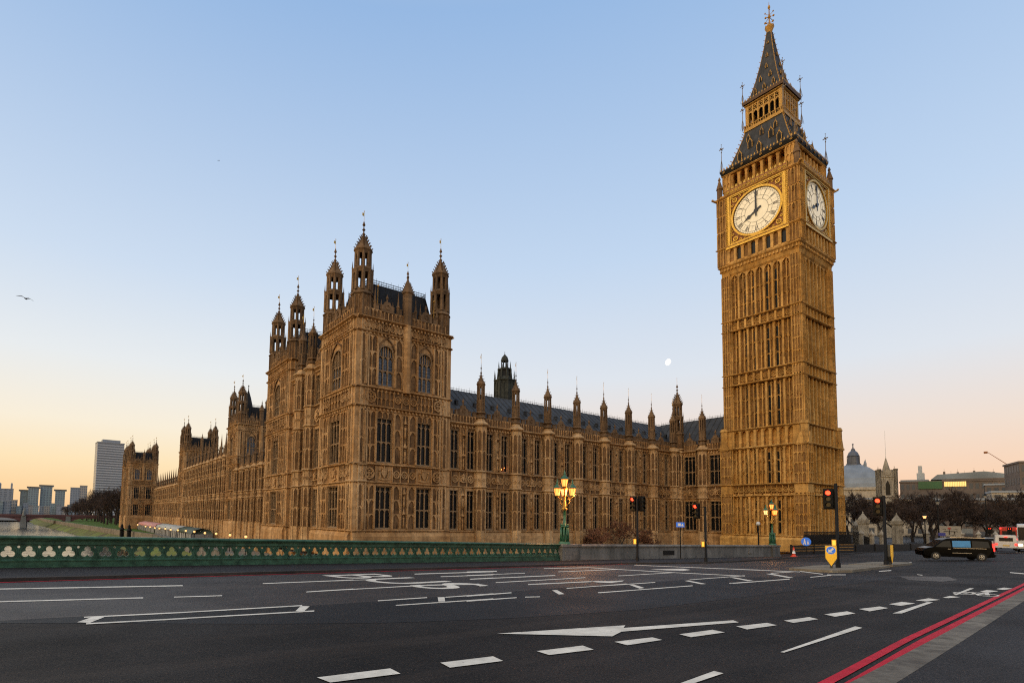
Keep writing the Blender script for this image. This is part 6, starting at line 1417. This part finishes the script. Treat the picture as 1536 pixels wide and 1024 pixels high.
# marquees on the terrace
def marquee(y0, y1, m1, lab):
    T = thing('marquee', lab, 'marquee', (34, (y0+y1)/2, -8.6)); l = (y1-y0)/2; b = MB(); b.n = (0, 1)
    b.poly([(-3, 2.5), (3, 2.5), (2.2, 3.6), (0, 4.2), (-2.2, 3.6)], -l, l); obj('canopy', b.mesh('canopy', m1, True), T)
    b = MB(); b.n = (0, 1); b.box(-2.95, 2.95, -l, l, 0, 2.5); obj('side_wall', b.mesh('side_wall', M('pale canvas wall', (.32, .32, .31), .8, 0, .35, .35)), T)
    b = MB(); b.n = (0, 1)
    for i in range(int(2*l/3)+1): a = -l+i*3; b.box(-3.06, -2.95, a-.08, a+.08, 0, 2.6)
    obj('frame', b.mesh('frame', BLACK), T)
marquee(243, 330-28, M('red and white canvas', (.50, .12, .11), .7, 0, .3, .25, col2=(.5, .40, .38)), 'red and white marquee on the palace terrace by the far tower')
marquee(193, 241, M('grey white canvas', (.42, .44, .43), .7, 0, .2, .3), 'long grey white marquee in the middle of the palace terrace')
marquee(168, 191, M('dark green canvas', (.06, .09, .07), .7, 0, .2, .3), 'dark green marquee at the near end of the row on the terrace')
TLM = MB(); TLM.n = (0, 1); TLM.m = 0; TLM.lathe(0, 0, [(.18, -3.2), (.07, -2.8), (.06, -.2)], 6); TLM.lathe(0, 0, [(.2, .28), (.04, .5)], 6); TLM.m = 1; TLM.ball(0, 0, 0, .23, 8, 6)
tl = TLM.mesh('terrace_lamp', [BLACK, M('warm lit globe', (1, .6, .3), .4, 0, 0, emit=(1, .50, .17), es=1.5)])
for i, (y, z) in enumerate([(311.99, -6.27), (286.35, -5.89), (257.54, -5.98), (243.16, -5.9), (230.15, -5.93), (218.44, -5.77), (204.91, -5.56), (194.07, -5.55), (180.81, -5.32), (168.11, -5.12), (156.03, -4.98), (143.13, -4.9), (131.37, -4.65), (118.98, -4.5), (107.09, -4.39)]):
    o = obj('terrace_lamp', tl, None, (29.6, y, z+.0)); setp(o, 'lit globe lamp on the terrace river wall, one of a long row before the marquees', 'lamp', 'terrace globe lamps'); o.scale = (1+y/700,)*3
for i, (x, y) in enumerate(((21.3, 262), (22.6, 247))):
    b = MB(); b.n = (0, 1); b.lathe(0, 0, [(1.3, 0), (1.3, 1), (.8, 1.4), (.75, 5.5), (1.1, 5.8), (.6, 6.6), (.5, 7.6), (.1, 8.2)], 8)
    o = obj('mooring_post', b.mesh('mooring_post', BLACK), None, (x, y, -13.2)); setp(o, ('left of two dark posts standing in the river before the far tower', 'right of two dark posts standing in the river before the far tower')[i], 'post', 'dark river posts')
# beyond the square
CR = M('blue grey lead dome', (.20, .24, .30), .5, .1, .3, .15); CREAM = stone('cream civic stone', (.42, .36, .28), (.52, .46, .37), (.18, .15, .12), bw=2, rh=1, stain=.4)
T = thing('domed_hall', 'civic hall with a broad blue grey dome and lantern, right of the clock tower', 'hall', (396.5, 131, -5), .35)
b = MB(); b.n = (0, 1); b.box(-14.5, 14.5, -14, 14, 0, 25); b.box(-15.2, 15.2, -14.7, 14.7, 25, 26.5); obj('wall', b.mesh('wall', CREAM), T)
b = MB(); b.n = (0, 1); b.lathe(0, 0, [(18.6, 26.5), (18.4, 29), (17.3, 32.2), (14.2, 35.6), (10, 38.4), (6.5, 40), (5, 40.6)], 4, PI/4)
for g in (-1, 1): 
    for q in (-1, 1): b.lathe(g*5.4, q*5.4, [(.6, 37), (.6, 41), (.25, 42.3), (.1, 43.5)], 6)
obj('dome', b.mesh('dome', CR), T)
b = MB(); b.n = (0, 1); b.lathe(0, 0, [(4.0, 40.2), (3.9, 41.4), (3.1, 41.6), (2.9, 45.6), (3.2, 46.2), (2.4, 48.2), (1.2, 49.4), (1.0, 50.4), (.35, 51), (.2, 53)], 8); b.ball(0, 0, 53.3, .5)
for i in range(8): e = PI/8+PI/4*i; b.tube((3.2*math.cos(e), 3.2*math.sin(e), 41.4), (3.2*math.cos(e), 3.2*math.sin(e), 46), .25, .2, 4)
obj('lantern', b.mesh('lantern', M('dark lead', (.09, .10, .13), .5, .1, .3, .3)), T)
b = MB(); b.n = (0, -1); b.t = (1, 0); b.ring(-2, 31.5, 1.5, .5, 11.5, 13.2, 14); obj('dome_window', b.mesh('dome_window', CREAM), T)
T = thing('stone_tower', 'pale square stone tower with battlements and a flagpole, right of the dome', 'tower', (275.4, 80.1, -5), .42); T.scale = (.66, .66, 1)
b = MB()
b.box(-3.9, 3.9, -3.9, 3.9, 0, 24.5)
for t, n in FR:
    b.fr((0, 0, 0), t, n)
    for g in (-1, 1): b.lathe(g*3.9, 3.9, [(.95, 0), (.95, 26.6), (1.15, 26.8), (1.15, 27.3)], 8) if g > 0 or 1 else None
    string(b, -4, 4, 24.0, .5, .5, 3.9); string(b, -4, 4, 16, .4, .3, 3.9); panel(b, -2.7, -1.3, 17, 23.5, 1, 1, 3.9, .25, .2); panel(b, 1.3, 2.7, 17, 23.5, 1, 1, 3.9, .25, .2)
    parapet(b, -3.9, 3.9, 24.5, 27, 3.4, 3.9, 1.6)
    gablet(b, 0, 25, 2.6, 3.5, 3.5, 4.2)
obj('wall', b.mesh('wall', PALE), T)
for t, n in FR:
    b = MB((0, 0, 0), t, n); b.poly([(-1.1, 16.8), (1.1, 16.8), (1.1, 21), (0, 22.8), (-1.1, 21)], 3.85, 3.95); b.poly([(-.9, 8), (.9, 8), (.9, 12), (0, 13.4), (-.9, 12)], 3.85, 3.95); obj('window', b.mesh('window', GLASS), T)
b = MB(); b.n = (0, 1); b.lathe(0, 0, [(2.2, 24.5), (1.8, 27.5), (.35, 31.5), (.2, 32)], 8); obj('spirelet', b.mesh('spirelet', PALE), T)
b = MB(); b.n = (0, 1); b.lathe(0, 0, [(.12, 31), (.05, 43)], 6); obj('flagpole', b.mesh('flagpole', M('white pole', (.6, .6, .6), .5, 0, 0)), T)
# long modern office block with lit floor, crane and neighbours
RG = facing(440, 95)
BR = M('brown stone cladding', (.15, .115, .095), .7, 0, .3, .1); GRN = M('green glazed band', (.01, .10, .04), .35, 0, .2, .1); LITB = M('lit office floor', (.8, .6, .2), .5, 0, 0, emit=(1, .62, .20), es=.9); LB_ = M('blue grey plant louvres', (.16, .20, .25), .4, .2, .3, .1)
T = block('office_block', 'wide modern office block with green glazing, a lit yellow floor and rooftop plant', 'building', (449, 97, -5), RG, 50, 30, 31, BR, 5, 20, FG)
b = MB(); b.n = (0, 1); b.m = 0; b.box(-16.5, -6, -15.6, -15.1, 27, 31.5); b.m = 1
for i in range(13): b.box(-5+i*.72, -5+i*.72+.6, -15.6, -15.2, 28.2, 31)
b.m = 2; b.box(-5.9, 21, -15.4, 14, 31.9, 32.6); obj('glazed_floor', b.mesh('glazed_floor', [GRN, LITB, BR]), T)
b = MB(); b.n = (0, 1); b.poly([(-11, 32.6), (-8, 35.6), (12, 36.8), (20, 35.2), (24, 32.6)], -12, 10); b.box(-25, -12, -10, 10, 31.8, 33)
obj('rooftop_plant', b.mesh('rooftop_plant', LB_), T)
for x, h_ in ((-5, 40), (-2, 38.5), (1, 39.5), (4, 38.5), (8, 40), (12, 38.5), (16, 39)): b = MB(); b.n = (0, 1); b.box(x-.5, x+.5, -2, 2, 35, h_-2); b.tube((x, 0, h_-2.2), (x, 0, h_), .1, .05, 4); obj('vent', b.mesh('vent', BR), T)
b = MB(); b.n = (0, 1); b.box(-17.5, -14, -4, 2, 32, 37.5); b.box(-16.8, -15, -3, 1, 37.5, 42); obj('stair_tower', b.mesh('stair_tower', M('pale plant tower', (.35, .38, .40), .6, 0, .2, .2)), T)
block('corner_building', 'dark brown stone building at the right edge, stepped at the top', 'building', (372, 50, -5), RG+.2, 22, 20, 34, BR, 6, 7, FG)
block('corner_building', 'lower pale stone building below the dark one at the right edge', 'building', (352, 50, -5), RG+.1, 30, 14, 20, CREAM, 4, 8, FG, HB)
for i, (x, y, w_, h, m_, lab) in enumerate(((330, 100, 42, 17, CREAM, 'pale low range in front of the domed hall'), (345, 70, 50, 16, BR, 'brown low range behind the trees under the office block'), (300, 48, 46, 15, BR, 'mid height brown range behind the square, above the black van'), (420, 62, 34, 27, BR, 'brown block between the office block and the right edge'))):
    block('background_building', lab, 'building', (x, y, -5), RG, w_, 14, h, m_, 4, 12, FG, HB)
T = thing('tower_crane', 'thin distant tower crane above the roofs at the right', 'crane', (560, 92, -5), RG)
b = MB(); b.n = (0, 1); b.box(-.8, .8, -.8, .8, 0, 50); obj('mast', b.mesh('mast', RUST), T); b = MB(); b.n = (0, 1); b.tube((4, 0, 44), (-11, 0, 59), .35, .2, 4); b.box(-13, -11, -.6, .6, 58.2, 59.6); obj('jib', b.mesh('jib', RUST), T)

# ---------------------------------------------------------------- birds and moon
def bird(loc, s, rz, label):
    b = MB(); b.n = (0, 1); b.lathe(0, 0, [(.001, -.02), (.001, .02)], 4)
    b = MB(); b.n = (0, 1)
    b.tube((-.28, 0, 0), (.05, 0, .01), .03, .075, 8); b.tube((.05, 0, .01), (.26, 0, .03), .075, .04, 8); b.ball(.3, 0, .04, .055, 8); b.tube((.33, 0, .035), (.42, 0, .02), .02, .004, 5); b.add([(-.26, -.03, 0), (-.26, .03, 0), (-.45, .1, 0), (-.45, -.1, 0)], [(0,1,2,3)])
    for g in (-1, 1):
        P = [(0, .16, g*.05, .02), (.06, .15, g*.35, .16), (.02, .10, g*.62, .10), (-.12, .01, g*.95, -.05)]
        for (x0, c0, y0, z0), (x1, c1, y1, z1) in zip(P, P[1:]): b.add([(x0+c0, y0, z0), (x0-c0, y0, z0-.01), (x1-c1, y1, z1-.01), (x1+c1, y1, z1), (x0+c0, y0, z0+.02), (x0-c0, y0, z0+.01), (x1-c1, y1, z1+.005), (x1+c1, y1, z1+.015)], [(0,1,2,3), (4,7,6,5), (0,4,5,1), (2,6,7,3), (0,3,7,4), (1,5,6,2)])
    o = obj('flying_bird', b.mesh('flying_bird', M('grey gull feathers', (.16, .16, .17), .8, 0, .2, 3))); o.location = loc; o.rotation_euler = (.25, 0, rz); o.scale = (s, s, s); setp(o, label, 'bird')
bird((-4.5, 73.5, 23.1), .95, 1.2, 'gull gliding over the river at the left')
bird((41.1, 203.4, 128.5), .8, .5, 'tiny distant bird high above the palace')
o = MB(); o.n = (0, 1); o.ball(0, 0, 0, 1, 20, 12)
m, t, bs = newmat('sunlit moon'); bs.inputs['Base Color'].default_value = (.3, .3, .32, 1)
bs.inputs['Emission Color'].default_value = (1, .98, .94, 1); bs.inputs['Emission Strength'].default_value = 1.8
mo = obj('moon', o.mesh('moon', m, True)); mo.location = (2265.6, 1439.9, 723.9); mo.scale = (12, 12, 16); mo.rotation_euler = (.3, .3, 0); setp(mo, 'small pale moon in the sky left of the clock tower', 'moon')

# ---------------------------------------------------------------- haze
b = MB(); b.n = (0, 1); b.box(-920, 640, -45, 1450, -14.5, 130)
hz = obj('haze', b.mesh('haze', None)); hz['kind'] = 'stuff'; hz.data.materials.clear()
m = bpy.data.materials.new('dawn haze'); m.use_nodes = True; t = m.node_tree; t.nodes.clear(); ou = t.nodes.new('ShaderNodeOutputMaterial'); pv = t.nodes.new('ShaderNodeVolumePrincipled')
pv.inputs['Color'].default_value = (.82, .87, .95, 1); pv.inputs['Density'].default_value = .00032; t.links.new(pv.outputs[0], ou.inputs['Volume']); hz.data.materials.append(m)
